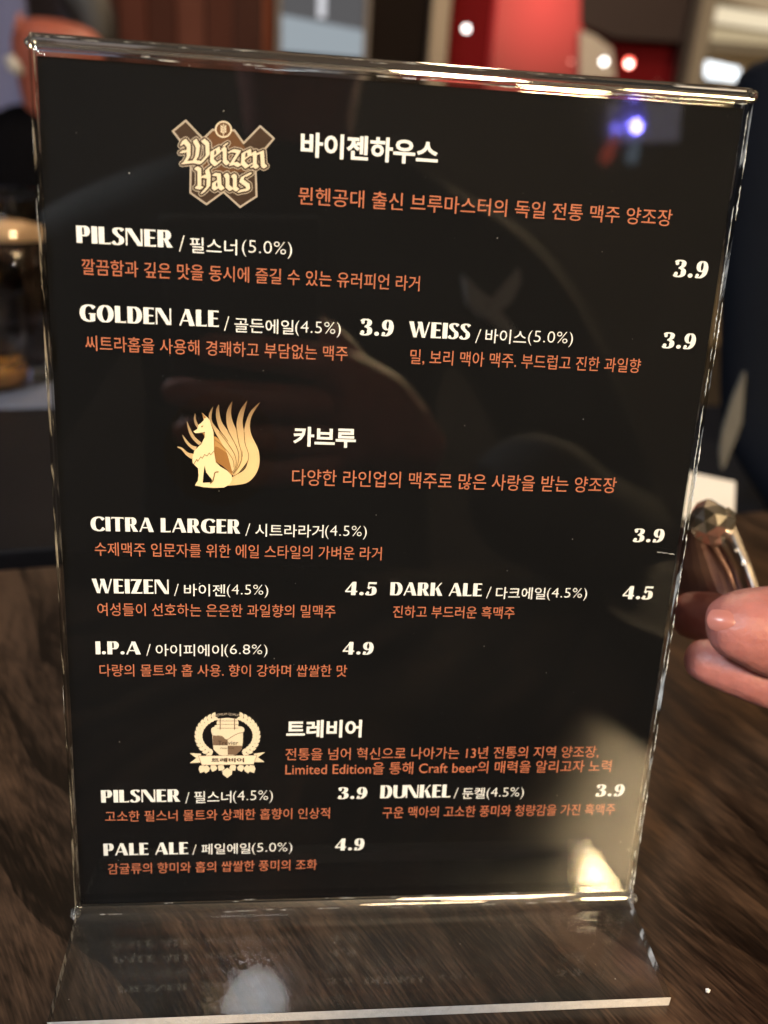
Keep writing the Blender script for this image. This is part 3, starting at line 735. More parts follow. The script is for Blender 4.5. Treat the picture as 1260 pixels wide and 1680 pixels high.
def boxtext(body, bold, x0, y0, x1, y1, mat, name, T, parent, layer):
    i_ = typed(body, bold, 1.0, layer); xs = [p[0] for p in i_.v]; ys = [p[1] for p in i_.v]
    mx, Mx, my, My = min(xs), max(xs), min(ys), max(ys)
    i_.build(name, mat, parent, lambda p: T((x0 + (p[0] - mx) / (Mx - mx) * (x1 - x0), y1 + (p[1] - my) / (My - my) * (y0 - y1))))
boxtext('트레비어', .035, 390, 695, 845, 755, M_['brown'], 'lettering', T3, cr, 9)
boxtext('Trevier', .0, 485, 460, 765, 515, M_['brown'], 'lettering', T3, cr, 9)
boxtext('PREMIUM', .0, 520, 553, 705, 573, M_['brown'], 'lettering', T3, cr, 9)
boxtext('PREMIUM QUALITY', .0, 425, 80, 815, 120, M_['line'], 'lettering', lambda p: T3((p[0], p[1] + 30 * ((p[0] - 620) / 195) ** 2 - 0)), cr, 2)
bpy.data.objects.remove(_fo)

# ------------------------------------------------------------------ lamps that light the place
def lampshade(name, label, loc, rad, hgt, col, s, cord=True):
    r = empty(name, tuple(loc)); tag(r, label, 'lamp', 'lamps over the tables')
    b = MB(); b.lathe(loc, [(.002, -hgt / 2), (rad * .8, -hgt / 2), (rad, -hgt * .2), (rad, hgt * .25), (rad * .7, hgt / 2), (.01, hgt / 2)], 40)
    b.build('lamp_shade', emat(name + '_glow', col, s), r)
    b = MB(); b.lathe(loc + Vector((0, 0, hgt / 2)), [(.01, 0), (rad * .35, .0), (rad * .3, .03), (.006, .05), (.004, .06)], 24); b.build('cap', blk, r)
    if cord: b = MB(); b.tube([loc + Vector((0, 0, hgt / 2 + .05)), Vector((loc.x, loc.y, 1.95))], .003, 8); b.build('cord', blk, r)
    return r
warm_pos = Vector((.073, -.014, 0)) + 2.7 * Vector((.352, -.813, .450))
lampshade('pendant_lamp', 'large warm drum lamp hanging behind the camera', warm_pos + Vector((.07, .01, .05)), .20, .32, (1, .72, .38), WARM)
cool_pos = Vector((-.029, .007, .048)) + 1.5 * Vector((-.020, -.305, .952))
lampshade('pendant_lamp', 'small cool white lamp high over the near side of the table', cool_pos, .050, .05, (.88, .94, 1), COOL)
p3 = Vector((.06, -.007, 0)) + 1.6 * Vector((.31, -.342, .887))
lampshade('pendant_lamp', 'small warm lamp high up to the right of the table', p3, .014, .03, (1, .80, .5), WARM2)
lampshade('pendant_lamp', 'broad cool white fill lamp added unseen far to the left of the table', Vector((-1.25, -1.2, 1.45)), .17, .2, (.90, .95, 1), 185)  # added fill lamp, makes up light missing on the lettering
p4 = Vector((.35, 1.75, 1.35))
lampshade('pendant_lamp', 'soft warm unseen lamp added behind the menu stand', p4, .15, .2, (1, .74, .48), BACKL)  # added lamp, brightens the phone hand and the top fold

# blue lights that the card mirrors, with an added bloom halo
b_root = empty('party_light', tuple(cw(.0508, .1987) + 1.5 * Vector((.341, -.896, .285)))); tag(b_root, 'small blue party light with two bulbs and an added bloom halo, mirrored in the top right of the card', 'light')
def mirr(px, py, dist):
    u, v = uv(px, py, 0); p = cw(u, v, 0); d = ray(px, py); r = d - 2 * d.dot(EW) * EW; return p + r * dist
for px, py, r, s in ((1045, 207, .008, 260), (1012, 210, .007, 22), (1036, 192, .028, 1.1), (1040, 160, .006, 14)):  # the wide dim sphere is a halo added to imitate bloom
    b = MB(); p = mirr(px, py, 1.5 if r > .02 else 1.4); b.lathe(p, [(.0005, -r), (r * .7, -r * .7), (r, 0), (r * .7, r * .7), (.0005, r)], 20)
    b.build('bulb', emat('blue_bulb_and_halo', (.20, .17, 1), s), b_root)
pc = mirr(1058, 200, 1.62); b = MB(); b.box(pc, (.13, .01, .07), rz(.3), bev=.003); sg = b.build('wall_screen', pmat('grey_screen', (.3, .3, .32), .4, emit=(.8, .72, .85), es=.45), loc=pc); tag(sg, 'grey lit screen behind the blue lights, mirrored in the card', 'screen')
for px0, py0, px1, py1, c_, s_e, nm in ((1012, 222, 990, 268, (1, .15, .08), 1.6, 'red lit ribbon streaming from the blue light'), (1046, 225, 1035, 270, (.6, .8, 1), .9, 'pale lit ribbon streaming from the blue light')):
    b = MB(); b.tube([mirr(px0 + (px1 - px0) * i / 5, py0 + (py1 - py0) * i / 5, 1.55) for i in range(6)], [.004, .007, .009, .011, .011, .008], 10)
    o = b.build('light_strip', emat('strip_glow', c_, s_e), loc=mirr(px0, py0, 1.55)); tag(o, nm, 'light strip')

# ------------------------------------------------------------------ photographer (mirrored in the card)
SKINM = pmat('skin', (.38, .14, .122), .5, var=.32, vscale=150, sub=.35, bump=.75, bscale=260)
def camp(x, y, z): return CAM + RC @ Vector((x, y, z))
RX = RC
ph = empty('phone', tuple(camp(-.02, -.055, .008))); tag(ph, 'black phone held up in front of the menu stand, behind the camera position', 'phone')
b = MB(); b.box(camp(-.021, -.056, .0085), (.068, .138, .0075), RX, bev=.0025); b.build('phone_body', pmat('phone_back', (.015, .015, .017), .3), ph)
per = empty('person', (-.05, -.62, -.75)); tag(per, 'person in a dark jacket with a grey collar holding the phone', 'person')
jk = pmat('dark_jacket_cloth', (.018, .018, .022), .8, bump=.3, bscale=700)
tv = [(-.02, -.60, -.30), (-.02, -.60, -.05), (-.02, -.585, .16), (-.02, -.58, .27), (-.02, -.565, .34),
      (.17, -.585, .24), (.27, -.52, .02), (.17, -.33, .06), (.085, -.19, .10),
      (-.21, -.585, .24), (-.33, -.50, -.02), (-.28, -.32, -.08)]
skin('jacket', tv, [(0, 1), (1, 2), (2, 3), (3, 4), (3, 5), (5, 6), (6, 7), (7, 8), (3, 9), (9, 10), (10, 11)], [(.17, .11), (.155, .10), (.17, .11), (.12, .09), (.05, .05), (.075, .075), (.055, .055), (.042, .042), (.036, .036), (.075, .075), (.055, .055), (.042, .042)], jk, per)
hv = [(-.02, -.565, .33), (-.02, -.555, .385), (-.02, -.54, .44), (-.02, -.54, .50), (-.02, -.55, .545)]
hd = skin('head', hv, [(0, 1), (1, 2), (2, 3), (3, 4)], [(.05, .05), (.05, .055), (.068, .08), (.075, .092), (.045, .055)], SKINM, per)
b = MB(); b.tube([(-.02, -.452, .475), (-.02, -.441, .452), (-.02, -.452, .445)], [.008, .013, .008], 10); b.build('nose', SKINM, hd, True)
for sx in (-1, 1):
    b = MB(); b.lathe(Vector((-.02 + sx * .031, -.462, .478)), [(.0005, -.012), (.009, -.008), (.0125, 0), (.009, .008), (.0005, .012)], 14)
    b.build('eye', pmat('eye', (.3, .28, .26), .2), hd, True)
b = MB(); b.tube([(-.045, -.458, .422), (-.02, -.450, .42), (.005, -.458, .422)], [.003, .006, .003], 8); b.build('mouth', pmat('lips', (.4, .13, .11), .4), hd, True)
for sx in (-1, 1): b = MB(); b.tube([(-.02 + sx * .074, -.54, .495), (-.02 + sx * .083, -.545, .475), (-.02 + sx * .075, -.54, .45)], [.006, .012, .006], 8); b.build('ear', SKINM, hd, True)
hair = pmat('black_hair', (.012, .01, .009), .5, bump=.6, bscale=900)
skin('hair', [(-.02, -.585, .44), (-.02, -.575, .51), (-.02, -.55, .555), (-.02, -.50, .56)], [(0, 1), (1, 2), (2, 3)], [(.06, .05), (.084, .07), (.075, .06), (.05, .03)], hair, hd)
def cm(p): return camp(*p)
hv = [cm((.075, -.125, .035)), cm((.052, -.100, .018)), cm((.030, -.078, .000))]
he = [(0, 1), (1, 2)]; hr = [(.024, .020), (.030, .018), (.028, .014)]
for (bx_, by, pts) in ((.022, -.052, [(.0, -.044, -.010), (-.024, -.040, -.011), (-.043, -.040, -.007)]), (.018, -.070, [(-.006, -.064, -.013), (-.034, -.061, -.014), (-.060, -.060, -.006)]),
                       (.018, -.086, [(-.008, -.083, -.012), (-.034, -.081, -.013), (-.056, -.080, -.006)]), (.022, -.100, [(.0, -.101, -.010), (-.022, -.101, -.011), (-.041, -.100, -.006)])):
    k0 = len(hv); hv.append(cm((bx_, by, -.006))); he.append((2, k0)); hr.append((.0105, .0105))
    for j, p in enumerate(pts): hv.append(cm(p)); he.append((k0 + j, k0 + j + 1)); hr.append(((.009, .0085, .0068)[j],) * 2)
k0 = len(hv); hv += [cm((.034, -.072, .020)), cm((.022, -.052, .024)), cm((.004, -.040, .021))]; he += [(2, k0), (k0, k0 + 1), (k0 + 1, k0 + 2)]; hr += [(.013, .013), (.0115, .0115), (.009, .009)]
skin('hand', hv, he, hr, SKINM, per)
grc = pmat('grey_collar_cloth', (.72, .74, .76), .8)
b = MB()
c0 = mirr(805, 515, .42)
for pts in ([(760, 450), (790, 478), (806, 490), (790, 520), (768, 492)], [(853, 437), (815, 480), (806, 490), (808, 520), (840, 495), (856, 462)], [(792, 500), (825, 512), (848, 545), (838, 560), (818, 535), (798, 520)]):
    P = [mirr(x, y, .40) for x, y in pts]; nn = Vector((0, .006, .001)); k = len(P)
    b.add(P + [q - nn for q in P], [tuple(range(k)), tuple(range(k, 2 * k))[::-1]] + [(i, (i + 1) % k, k + (i + 1) % k, k + i) for i in range(k)])
b.build('collar', grc, per)
# round black pan whose rim the card mirrors
pn = empty('serving_pan', (PANX, PANY, 0)); tag(pn, 'round black serving pan lying on the table to the right, near the camera', 'pan')
b = MB(); b.lathe(Vector((PANX, PANY, 0)), [(.0005, .002), (PANR * .72, .002), (PANR * .8, .004), (PANR * .98, .030), (PANR, .032), (PANR * .99, .034), (PANR * .95, .033), (PANR * .78, .008), (PANR * .7, .006), (.0005, .006)], 64)
b.build('pan_body', pmat('black_cast_iron', (.012, .012, .012), .6, spec=.3, bump=.3, bscale=600), pn, True)

# ------------------------------------------------------------------ adjacent tables and what stands on them
dk = pmat('dark_glossy_tabletop', (.008, .007, .008), .5, spec=.15, var=.35, vscale=14)
t2 = empty('table', tuple(table_pt(-.35, .24, -.75))); tag(t2, 'dark glossy table just across the gap at the left', 'table')
b = MB(); b.box(table_pt(-.35, .014 + .105, -.012), (.9, .205, .024), ER, bev=.002); b.build('tabletop', dk, t2)
b = MB(); b.box(table_pt(-.35, .12, -.387), (.1, .08, .725), ER, bev=.004); b.build('leg', blk, t2)
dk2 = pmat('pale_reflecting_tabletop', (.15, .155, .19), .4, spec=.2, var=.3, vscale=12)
p0 = atz(30, 680)
t3 = empty('table', (p0.x, p0.y + .2, -.75)); tag(t3, 'farther greyish table that carries the beer glasses at the left', 'table')
b = MB(); b.box(table_pt(-.37, .222 + .17, -.012), (.86, .335, .024), ER, bev=.003); b.build('tabletop', dk2, t3)
b = MB(); b.box(table_pt(-.37, .40, -.387), (.1, .08, .725), ER, bev=.004); b.build('leg', blk, t3)

def beer_glass(name, label, base, r, h, fill, foam_h, beer_col, foam_col):
    g = empty(name, tuple(base)); tag(g, label, 'glass')
    b = MB(); t_ = .0022
    b.lathe(base, [(.0005, .001), (r * .72, .001), (r * .78, .004), (r * .95, h * .45), (r, h * .75), (r * .93, h), (r * .93 - t_, h), (r - t_, h * .75), (r * .95 - t_, h * .45), (r * .78 - t_, .012), (.0005, .010)], 48)
    b.build('glass_body', M_['glass'], g, True)
    def rr(z): 
        q = z / h; return (r * (.78 + .17 * q / .45) if q < .45 else r * (.95 + .05 * (q - .45) / .3) if q < .75 else r * (1 - .07 * (q - .75) / .25)) - t_ - .0004
    b = MB(); b.lathe(base, [(.0005, .0115), (rr(.0125), .0125)] + [(rr(fill * i / 8), fill * i / 8) for i in range(2, 9)] + [(.0005, fill)], 48); b.build('beer', pmat(name + '_beer', beer_col, .15), g, True)
    if foam_h: b = MB(); b.lathe(base, [(.0005, fill + .0003), (rr(fill), fill + .0003), (rr(fill + foam_h / 2), fill + foam_h / 2), (rr(fill + foam_h) - .001, fill + foam_h), (.0005, fill + foam_h + .001)], 48); b.build('foam', pmat('beer_foam', foam_col, .9, var=.1, vscale=300, bump=.5, bscale=500), g, True)
    return g
M_['glass'] = glass('drinking_glass')
gb = atz(38, 612)
beer_glass('beer_glass', 'tall glass of dark stout topped with beige foam', gb, .040, at(38, 318, gb.y).z, at(38, 385, gb.y).z, at(38, 340, gb.y).z - at(38, 385, gb.y).z, (.012, .006, .004), (.70, .48, .30))
gb2 = atz(-12, 632)
beer_glass('beer_glass', 'low stemless glass with a little amber drink at its bottom, left of the stout', gb2, .030, .085, .016, 0, (.55, .26, .06), None)

# white folded napkin behind the metal tongs
nk = MB(); cN = atz(1140, 830)
for k in range(2):
    z0 = .0005 + .0042 * k; P = [atz(x + k * 2, y, 0) for x, y in ((1060, 782), (1199, 812), (1197, 862), (1050, 840))]
    P = [Vector((p.x, p.y, z0)) for p in P]; P += [p + Vector((0, 0, .0038)) for p in P]
    nk.add(P, [(3, 2, 1, 0), (4, 5, 6, 7), (0, 1, 5, 4), (1, 2, 6, 5), (2, 3, 7, 6), (3, 0, 4, 7)])
o = nk.build('napkin', pmat('white_napkin_cloth', (.80, .76, .70), .9, bump=.3, bscale=900), loc=cN); tag(o, 'white folded napkin on the table behind the metal tongs', 'napkin')

# ------------------------------------------------------------------ seated person with the ring, right edge
p2 = empty('person', (.62, .62, -.75)); tag(p2, 'person in a navy jacket at the right edge holding shiny metal tongs', 'person')
navy = pmat('navy_jacket_cloth', (.0038, .005, .0085), 1.0, spec=.1, var=.3, vscale=12, bump=.4, bscale=300)
Y2 = .46
def s(px, py, Y=Y2): return at(px, py, Y)
jv = [s(1420, 900, .52), s(1420, 700, .52), s(1420, 450, .52), s(1400, 200, .52), s(1420, 40, .52), s(1262, 165, .48), s(1243, 420, .44), s(1232, 700, .42), s(1330, 830, .36), s(1420, 940, .26)]
skin('jacket', jv, [(0, 1), (1, 2), (2, 3), (3, 4), (3, 5), (5, 6), (6, 7), (7, 8), (8, 9)], [(.07, .07), (.075, .07), (.08, .07), (.075, .065), (.035, .035), (.030, .032), (.026, .028), (.024, .024), (.026, .026), (.024, .024)], navy, p2)
hd2 = skin('head', [s(1430, 60, .52), s(1440, -60, .51), s(1440, -180, .51), s(1440, -290, .52)], [(0, 1), (1, 2), (2, 3)], [(.035, .035), (.045, .05), (.06, .07), (.04, .05)], SKINM, p2)
skin('hair', [s(1450, -150, .54), s(1450, -270, .54), s(1440, -320, .52)], [(0, 1), (1, 2)], [(.055, .05), (.065, .06), (.05, .04)], hair, hd2)
# lap / dark cloth below the arm
b = MB(); b.box(Vector((.50, .56, -.14)), (.55, .40, .12), rz(.1), bev=.04); b.build('trousers', navy, p2)
# pale strap between arm and body
b = MB(); st = [(1222, 612), (1212, 650), (1202, 700), (1192, 738), (1186, 770)]
wd_ = [.0006, .0036, .0062, .0042, .0006]
vs = []; fs = []
for (x, y), wv in zip(st, wd_):
    p = at(x, y, .40)
    for dx, dy in ((-wv, 0), (wv, 0), (wv, .003), (-wv, .003)): vs.append(p + Vector((dx, dy, dx * .5)))
for i in range(len(st) - 1):
    for k in range(4): fs.append((i * 4 + k, i * 4 + (k + 1) % 4, i * 4 + 4 + (k + 1) % 4, i * 4 + 4 + k))
fs += [(3, 2, 1, 0), (16, 17, 18, 19)]
b.add(vs, fs); o = b.build('scarf', pmat('pale_grey_cloth', (.09, .085, .075), .9, var=.15, vscale=80), p2); o['label'] = 'narrow pale grey strip of cloth showing below the arm'

# hand with the ring: each joint from the sight line and a depth
def hp(px, py, dep): return CAM + ray(px, py) * dep
RG = []
def R_(px, dep): return px / F * dep / 2               # half thickness of px pixels at this depth
def chain(pts, wpx):
    V = [hp(*p) for p in pts]; return V, [(R_(w_, p[2]),) * 2 for p, w_ in zip(pts, wpx)]
V = []; E_ = []; RR = []
def addc(pts, wpx, root=None):
    v, r = chain(pts, wpx); k = len(V)
    V.extend(v); RR.extend(r)
    if root is not None: E_.append((root, k))
    E_.extend((k + i, k + i + 1) for i in range(len(v) - 1)); return k
kr = addc([(1560, 1150, .30), (1470, 1110, .295), (1400, 1085, .288)], [250, 240, 190])
addc([(1335, 1045, .272), (1262, 1035, .262), (1212, 1027, .256), (1180, 1029, .254), (1158, 1031, .2535)], [160, 150, 122, 92, 58], 2)          # thumb
addc([(1350, 1150, .283), (1260, 1118, .277), (1180, 1090, .273), (1118, 1072, .272)], [92, 86, 78, 62], 2)                 # forefinger below
addc([(1330, 1085, .300), (1240, 1030, .298), (1165, 1012, .297), (1095, 1005, .297)], [90, 84, 84, 78], 2)                 # middle finger behind
addc([(1345, 1050, .320), (1255, 1030, .325), (1180, 1014, .325), (1105, 1010, .322)], [84, 78, 76, 70], 2)     # ring finger
addc([(1370, 1120, .325), (1290, 1110, .332), (1210, 1085, .335), (1160, 1070, .335)], [80, 76, 70, 62], 2)              # little finger tucked behind
hnd = skin('hand', V, E_, RR, SKINM, p2, 2)
nailm = pmat('fingernail', (.39, .15, .13), .3, spec=.5)
def nail(px, py, dep, ang, lpx, wpx):
    c_ = hp(px, py, dep); L_ = lpx / F * dep / 2; w2 = wpx / F * dep / 2; f_ = (CAM - c_).normalized()
    ax = (RC @ Vector((math.cos(ang), math.sin(ang), 0))); ay = f_.cross(ax).normalized(); ax = ay.cross(f_).normalized()
    vs = []; fs = []; n1, n2 = 10, 8
    for i in range(n1 + 1):
        for j in range(n2 + 1):
            a = -1 + 2 * i / n1; bb = -1 + 2 * j / n2; x = a * math.sqrt(max(0, 1 - bb * bb * .45)); y = bb * math.sqrt(max(0, 1 - a * a * .25))
            vs.append(c_ + ax * x * L_ + ay * y * w2 - f_ * (.0017 * y * y + .0010 * x * x) )
    for i in range(n1):
        for j in range(n2): q = i * (n2 + 1) + j; fs.append((q, q + 1, q + n2 + 2, q + n2 + 1))
    b = MB(); b.add(vs, fs); o = b.build('fingernail', nailm, hnd, True); return o
nail(1186, 1019, .2466, -.15, 46, 34)
# shiny metal tongs held upright between the fingers
rg = empty('tongs', tuple(hp(1190, 960, .300))); tag(rg, 'shiny metal tongs with rounded faceted silver end, held in the hand at right', 'tongs')
silver = pmat('polished_silver_hand_tint', (.84, .78, .75), .22, metal=1.0, bump=.25, bscale=150)  # faint pink reflection of the hand put into the metal colour
dsil = pmat('dark_metal_hand_tint', (.40, .25, .235), .32, metal=.8, bump=.3, bscale=120)  # darker copy: pink and dark reflections put into the metal colour
def arm(L_, R2, thick, mat, bow):
    """a curved flat arm between two outlines given as (px, py, depth)"""
    A = [hp(*p) for p in L_]; B = [hp(*p) for p in R2]; k = len(A); m = 8; vs = []; fs = []
    for i in range(k):
        for j in range(m + 1):
            t = j / m; p = A[i].lerp(B[i], t); f_ = (CAM - p).normalized(); vs.append(p + f_ * bow * math.sin(PI * t))
    o = len(vs)
    vs += [v - (CAM - v).normalized() * thick for v in vs]
    W_ = m + 1
    for i in range(k - 1):
        for j in range(m):
            q = i * W_ + j; fs.append((q, q + 1, q + W_ + 1, q + W_)); fs.append((o + q, o + q + W_, o + q + W_ + 1, o + q + 1))
        q = i * W_; fs.append((q, q + W_, o + q + W_, o + q)); q = i * W_ + m; fs.append((q, o + q, o + q + W_, q + W_))
    for j in range(m): fs.append((j, o + j, o + j + 1, j + 1)); q = (k - 1) * W_ + j; fs.append((q, q + 1, o + q + 1, o + q))
    b = MB(); b.add(vs, fs); return b.build('handle', mat, rg)
def ln(P, n=7):
    out = []
    for a_, b2 in zip(P, P[1:]):
        for i in range(n): t = i / n; out.append(tuple(a_[q] + (b2[q] - a_[q]) * t for q in range(3)))
    return out + [P[-1]]
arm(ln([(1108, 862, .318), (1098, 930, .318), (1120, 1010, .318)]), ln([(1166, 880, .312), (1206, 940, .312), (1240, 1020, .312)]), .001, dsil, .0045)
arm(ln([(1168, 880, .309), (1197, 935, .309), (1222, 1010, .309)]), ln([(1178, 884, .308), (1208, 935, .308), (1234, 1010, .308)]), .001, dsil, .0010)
arm(ln([(1182, 872, .304), (1212, 930, .303), (1240, 1010, .303)]), ln([(1206, 862, .303), (1232, 925, .302), (1262, 1010, .302)]), .0014, silver, .0012)
GR = 35 / F * .303; ST = hp(1167, 857, .300)
def knob(c_, r_, seed, sub, zs):
    bm = bmesh.new(); bmesh.ops.create_icosphere(bm, subdivisions=sub, radius=r_); rnd = random.Random(seed)
    for q in bm.verts: q.co = Vector((q.co.x, q.co.y, q.co.z * zs)) * rnd.uniform(.86, 1.1)
    bm.verts.index_update(); MS = Matrix.Rotation(seed, 3, 'X')
    b = MB(); b.add([c_ + MS @ q.co for q in bm.verts], [[x.index for x in f.verts] for f in bm.faces]); bm.free()
    return b.build('knob', knm, rg)
knm = pmat('faceted_silver', (.92, .87, .78), .12, metal=.94)
knob(ST, GR, 5, 2, .95); knob(hp(1138, 864, .303), GR * .5, 9, 1, 1); knob(hp(1193, 846, .299), GR * .42, 3, 1, 1); knob(hp(1176, 884, .300), GR * .42, 7, 1, 1)
for px, py in ((1208, 903), (1219, 925)):  # two glints on the handle, painted as white beads
    bm = bmesh.new(); bmesh.ops.create_icosphere(bm, subdivisions=1, radius=.0006); bm.verts.index_update(); c_ = hp(px, py, .3005)
    b = MB(); b.add([c_ + q.co for q in bm.verts], [[x.index for x in f.verts] for f in bm.faces]); bm.free(); b.build('sparkle', M_['white'], rg)

# crumb on the table
c_ = atz(1162, 1626, .0008); bm = bmesh.new(); bmesh.ops.create_icosphere(bm, subdivisions=1, radius=.0007)
for q in bm.verts: q.co *= random.uniform(.6, 1.3)
bm.verts.index_update(); b = MB(); b.add([c_ + q.co for q in bm.verts], [[x.index for x in f.verts] for f in bm.faces]); bm.free()
o = b.build('crumb', M_['white'], loc=c_); tag(o, 'tiny white crumb on the wood by the lower right corner', 'crumb')

# ------------------------------------------------------------------ person at the left, behind
YP = 1.75
p1 = empty('person', (at(70, 300, YP).x, YP, -.75)); tag(p1, 'person in black clothes behind the top left corner of the stand', 'person')
blackc = pmat('black_cloth', (.003, .003, .004), 1, spec=.02, bump=.3, bscale=200)
k1 = lambda px, py, Y=YP: at(px, py, Y)
skin('clothes', [k1(20, 900), k1(20, 640), k1(30, 380), k1(50, 250), k1(85, 180), k1(-110, 300), k1(-140, 520)], [(0, 1), (1, 2), (2, 3), (3, 4), (2, 5), (5, 6)], [(.22, .15), (.21, .14), (.19, .13), (.15, .11), (.07, .07), (.09, .09), (.07, .07)], blackc, p1)
skp = pmat('flushed_skin', (.27, .075, .05), .5, var=.35, vscale=14, sub=.3)
h1 = skin('head', [k1(95, 220), k1(95, 165), k1(96, 110), k1(98, 62), k1(98, 30)], [(0, 1), (1, 2), (2, 3), (3, 4)], [(.06, .06), (.065, .07), (.082, .09), (.083, .095), (.05, .06)], skp, p1)
b = MB(); b.tube([k1(33, 22, YP - .05), k1(30, 48, YP - .05), k1(30, 70, YP - .04)], [.005, .008, .005], 10); o = b.build('ear', skp, h1, True)
skin('hair', [k1(165, 110, YP + .1), k1(160, 40, YP + .1), k1(140, -5, YP + .1), k1(95, -22, YP + .1)], [(0, 1), (1, 2), (2, 3)], [(.03, .04), (.035, .05), (.03, .05), (.02, .03)], hair, h1)
b = MB(); b.tube([k1(14, 92, 1.5), k1(22, 108, 1.5), k1(36, 122, 1.5)], [.008, .012, .006], 8); b.build('earpiece', pmat('grey_plastic', (.35, .33, .31), .4), p1, True)

# ------------------------------------------------------------------ far side of the room
FY = 3.0
def slab(name, px0, py0, px1, py1, Y, mat, parent=None, dep=.05, label=None, cat=None, shear=0, kind=None, ztop=None, zbot=None):
    a_ = at(px0, 60, Y); b_ = at(px1, 60, Y)
    z1 = a_.z if ztop is None else ztop; z0 = b_.z if zbot is None else zbot
    b = MB(); b.box(Vector(((a_.x + b_.x) / 2, Y + dep / 2, (z0 + z1) / 2)), (abs(b_.x - a_.x), dep, z1 - z0), bev=min(.004, dep / 6))
    o = b.build(name, mat, parent, loc=((a_.x + b_.x) / 2, Y + dep / 2, z0))
    if label or cat or kind: tag(o, label, cat, None, kind)
    return o
wf = pmat('brown_panel_paint', (.075, .034, .024), .6, var=.4, vscale=2.5)
wall = empty('wall', (0, FY + .1, -.75)); wall['kind'] = 'structure'
xs = [-60, 60, 150, 196, 243, 290, 338, 384, 430, 470]
cols = [(.045, .04, .06)] * 2 + [(.10, .04, .03), (.15, .05, .035), (.10, .036, .026), (.19, .07, .05), (.12, .042, .03), (.085, .034, .026), (.30, .085, .04)]
for i in range(len(xs) - 1):
    slab('panel', xs[i] + 1, 0, xs[i + 1] - 1, 0, FY + .06 + .01 * (i % 3), pmat('wall_panel_paint', tuple(q * .5 for q in cols[i]), .6, spec=.05, var=.25, vscale=4), wall, .04, ztop=1.9, zbot=-.74)
slab('panel', 600, 0, 708, 0, FY + .06, pmat('dark_panel_paint', (.010, .007, .006), .9, spec=.05), wall, .05, ztop=1.9, zbot=-.74)
slab('panel', 470, 0, 600, 0, FY + .16, pmat('window_wall_paint', (.05, .05, .06), .5, spec=.05), wall, .05, ztop=1.9, zbot=-.74)
slab('panel', 1168, 0, 1700, 0, FY + .7, pmat('beige_wall_paint', (.30, .22, .13), .6, var=.2, vscale=2), wall, .05, ztop=1.9, zbot=-.74)
slab('curtain', -200, -60, 44, 62, FY - .2, pmat('dusty_blue_cloth', (.14, .155, .30), .9, var=.3, vscale=8), None, .04, 'dusty blue curtain hanging at the top left', 'curtain', zbot=-.2, ztop=1.2)
wn = empty('window', (at(530, 0, FY).x, FY, -.75)); tag(wn, 'lit window with a pale blue lower band at the top', 'window')
slab('frame', 452, -200, 461, 120, FY, pmat('window_frame_paint', (.12, .1, .09), .5), wn, .06, zbot=-.2, ztop=1.2)
slab('frame', 597, -200, 606, 120, FY, bpy.data.materials['window_frame_paint'], wn, .06, zbot=-.2, ztop=1.2)
slab('pane', 462, -200, 596, 200, FY + .03, emat('evening_window', (.40, .39, .40), .26), wn, .01, zbot=at(530, 90, FY).z, ztop=1.2)
b = MB(); P = [at(462, 24, FY + .02), at(596, 50, FY + .02), at(596, 95, FY + .02), at(462, 85, FY + .02)]; b.add(P + [p + Vector((0, .006, 0)) for p in P], [(3, 2, 1, 0), (4, 5, 6, 7), (0, 1, 5, 4), (1, 2, 6, 5), (2, 3, 7, 6), (3, 0, 4, 7)]); b.build('pane', emat('bright_window_band', (.60, .68, .74), .55), wn)
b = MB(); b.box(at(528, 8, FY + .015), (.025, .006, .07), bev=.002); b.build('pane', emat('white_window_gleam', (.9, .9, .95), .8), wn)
slab('post', 706, -200, 736, 200, FY - .05, pmat('beige_post_paint', (.26, .21, .16), .6), None, .06, 'beige upright post left of the red panel', 'post', zbot=-.75, ztop=1.9)
slab('post', 1144, -200, 1167, 200, FY - .05, pmat('beige_post_paint', (.22, .19, .15), .6), None, .06, 'beige upright post at the right of the red panel', 'post', zbot=-.75, ztop=1.9)
slab('post', 1128, -200, 1143, 200, FY - .02, pmat('dark_post_paint', (.03, .022, .02), .6), None, .06, 'dark narrow post beside the right beige post', 'post', zbot=-.75, ztop=1.9)
redw = empty('red_partition', (at(930, 0, FY).x, FY + .1, -.75)); tag(redw, 'dark red partition with a red-lit column', 'partition')
slab('board', 738, 0, 1128, 0, FY + .12, pmat('dark_red_paint', (.12, .006, .008), .8, spec=.05, var=.3, vscale=3), redw, .05, ztop=1.9, zbot=-.74)
def redcol():
    m, nt, b_ = new_mat('red_panel_painted_light'); N = nt.nodes.new; L = nt.links.new
    tc = N('ShaderNodeTexCoord'); mp = N('ShaderNodeVectorMath'); mp.operation = 'DISTANCE'; L(tc.outputs['Object'], mp.inputs[0])
    mp.inputs[1].default_value = REDC
    mr = N('ShaderNodeMapRange'); mr.inputs[1].default_value = .02; mr.inputs[2].default_value = .24; mr.inputs[3].default_value = .72; mr.inputs[4].default_value = .17; L(mp.outputs['Value'], mr.inputs[0])  # pool of red light painted as emission, fading outward
    b_.inputs['Base Color'].default_value = (.16, .012, .012, 1); b_.inputs['Emission Color'].default_value = (1, .085, .075, 1)
    L(mr.outputs[0], b_.inputs['Emission Strength']); return m
ra = at(811, 0, FY + .05); rb = at(955, 0, FY + .05); zc = at(880, -5, FY).z
REDC = (at(890, -5, FY).x - (ra.x + rb.x) / 2, -.03, zc + .74)
slab_o = slab('red_column', 811, 0, 955, 0, FY + .05, redcol(), None, .07, 'red column lit by red light, the light painted as its own glow', 'column', ztop=1.9, zbot=-.74)
b = MB(); P = [(955, -40), (1128, -60), (1128, 70), (1010, 62), (955, 40)]
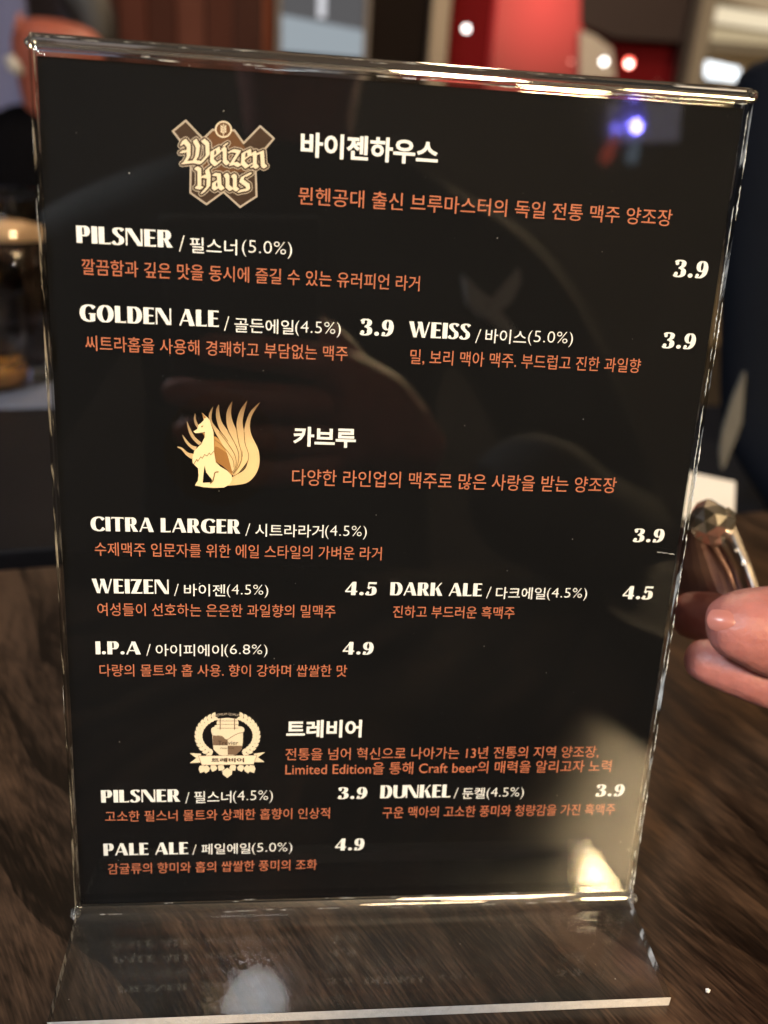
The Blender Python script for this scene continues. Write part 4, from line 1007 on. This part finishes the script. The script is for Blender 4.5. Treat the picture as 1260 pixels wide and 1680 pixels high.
P = [at(x, y, FY + .03) for x, y in P]; k = len(P); b.add(P + [p + Vector((0, .05, 0)) for p in P], [tuple(range(k))[::-1], tuple(range(k, 2 * k))] + [(i, (i + 1) % k, k + (i + 1) % k, k + i) for i in range(k)])
o = b.build('canopy', pmat('black_canopy_cloth', (.022, .010, .010), .7), loc=P[0]); tag(o, 'dark slanting canopy right of the red column', 'canopy')
b = MB(); P = [at(x, y, FY - .01) for x, y in ((952, 50), (975, 58), (1004, 80), (1010, 130), (952, 130))]; k = len(P); b.add(P + [p + Vector((0, .03, 0)) for p in P], [tuple(range(k))[::-1], tuple(range(k, 2 * k))] + [(i, (i + 1) % k, k + (i + 1) % k, k + i) for i in range(k)])
o = b.build('machine', pmat('brushed_grey_metal', (.42, .38, .36), .5, metal=.4), loc=P[0]); tag(o, 'small grey metal hood under the dark canopy', 'machine')
def bulb(px, py, rpx, col, s_, label, Y=2.6):
    p = at(px, py, Y); r = rpx / F * (p - CAM).length; e_ = empty('light_bulb', tuple(p)); tag(e_, label, 'bulb', 'small lights across the room')
    b = MB(); b.lathe(p, [(.0003, -r), (r * .7, -r * .7), (r, 0), (r * .7, r * .7), (.0003, r)], 20); b.build('glass_bulb', emat('bulb_glow', col, s_), e_)
    b = MB(); b.lathe(p, [(r * .4, r * .85), (r * .4, r * 1.6), (.0003, r * 1.7)], 12); b.build('socket', blk, e_)
bulb(765, 47, 4.5, (1, .93, .88), 6, 'white bulb left of the red column')
bulb(991, 101, 4.5, (1, .95, .88), 7, 'white bulb in front of the grey metal hood')
bulb(1032, 103, 6, (1, .12, .08), 8, 'bright red bulb right of the white one'); bulb(1032, 105, 3, (1, .75, .65), 14, 'pale hot centre bulb of the red light', 2.55)
bulb(937, 101, 1.5, (1, .4, .3), 4, 'tiny pinkish bulb at the foot of the red column')
bulb(1079, 135, 1, (1, .4, .3), 1, 'tiny dim red bulb behind the upper edge')
sh = empty('bar_shelf', (at(1230, 0, FY + .6).x, FY + .6, -.75)); tag(sh, 'cream lit bar shelves at the top right', 'shelf')
for (pts, c_, s_e, nm) in ([(1168, -10), (1400, 60), (1400, -60), (1168, -60)], (.75, .55, .33), .55, 'lit_panel'), ([(1168, 8), (1300, 28), (1300, 56), (1168, 36)], (1, .84, .58), .9, 'lit_panel'), ([(1168, 44), (1300, 62), (1300, 76), (1168, 66)], (.95, .75, .45), .55, 'lit_panel'), ([(1168, 72), (1300, 84), (1300, 92), (1168, 80)], (.45, .33, .2), .4, 'shelf_board'), ([(1160, 100), (1214, 112), (1212, 134), (1160, 128)], (.9, .96, 1), 2.2, 'lit_panel'):
    P = [at(x, y, FY + .5) for x, y in pts]; k = 4; b = MB(); b.add(P + [p + Vector((0, .02, 0)) for p in P], [tuple(range(k))[::-1], tuple(range(k, 2 * k))] + [(i, (i + 1) % k, k + (i + 1) % k, k + i) for i in range(k)])
    b.build(nm, emat('shelf_glow', c_, s_e), sh)
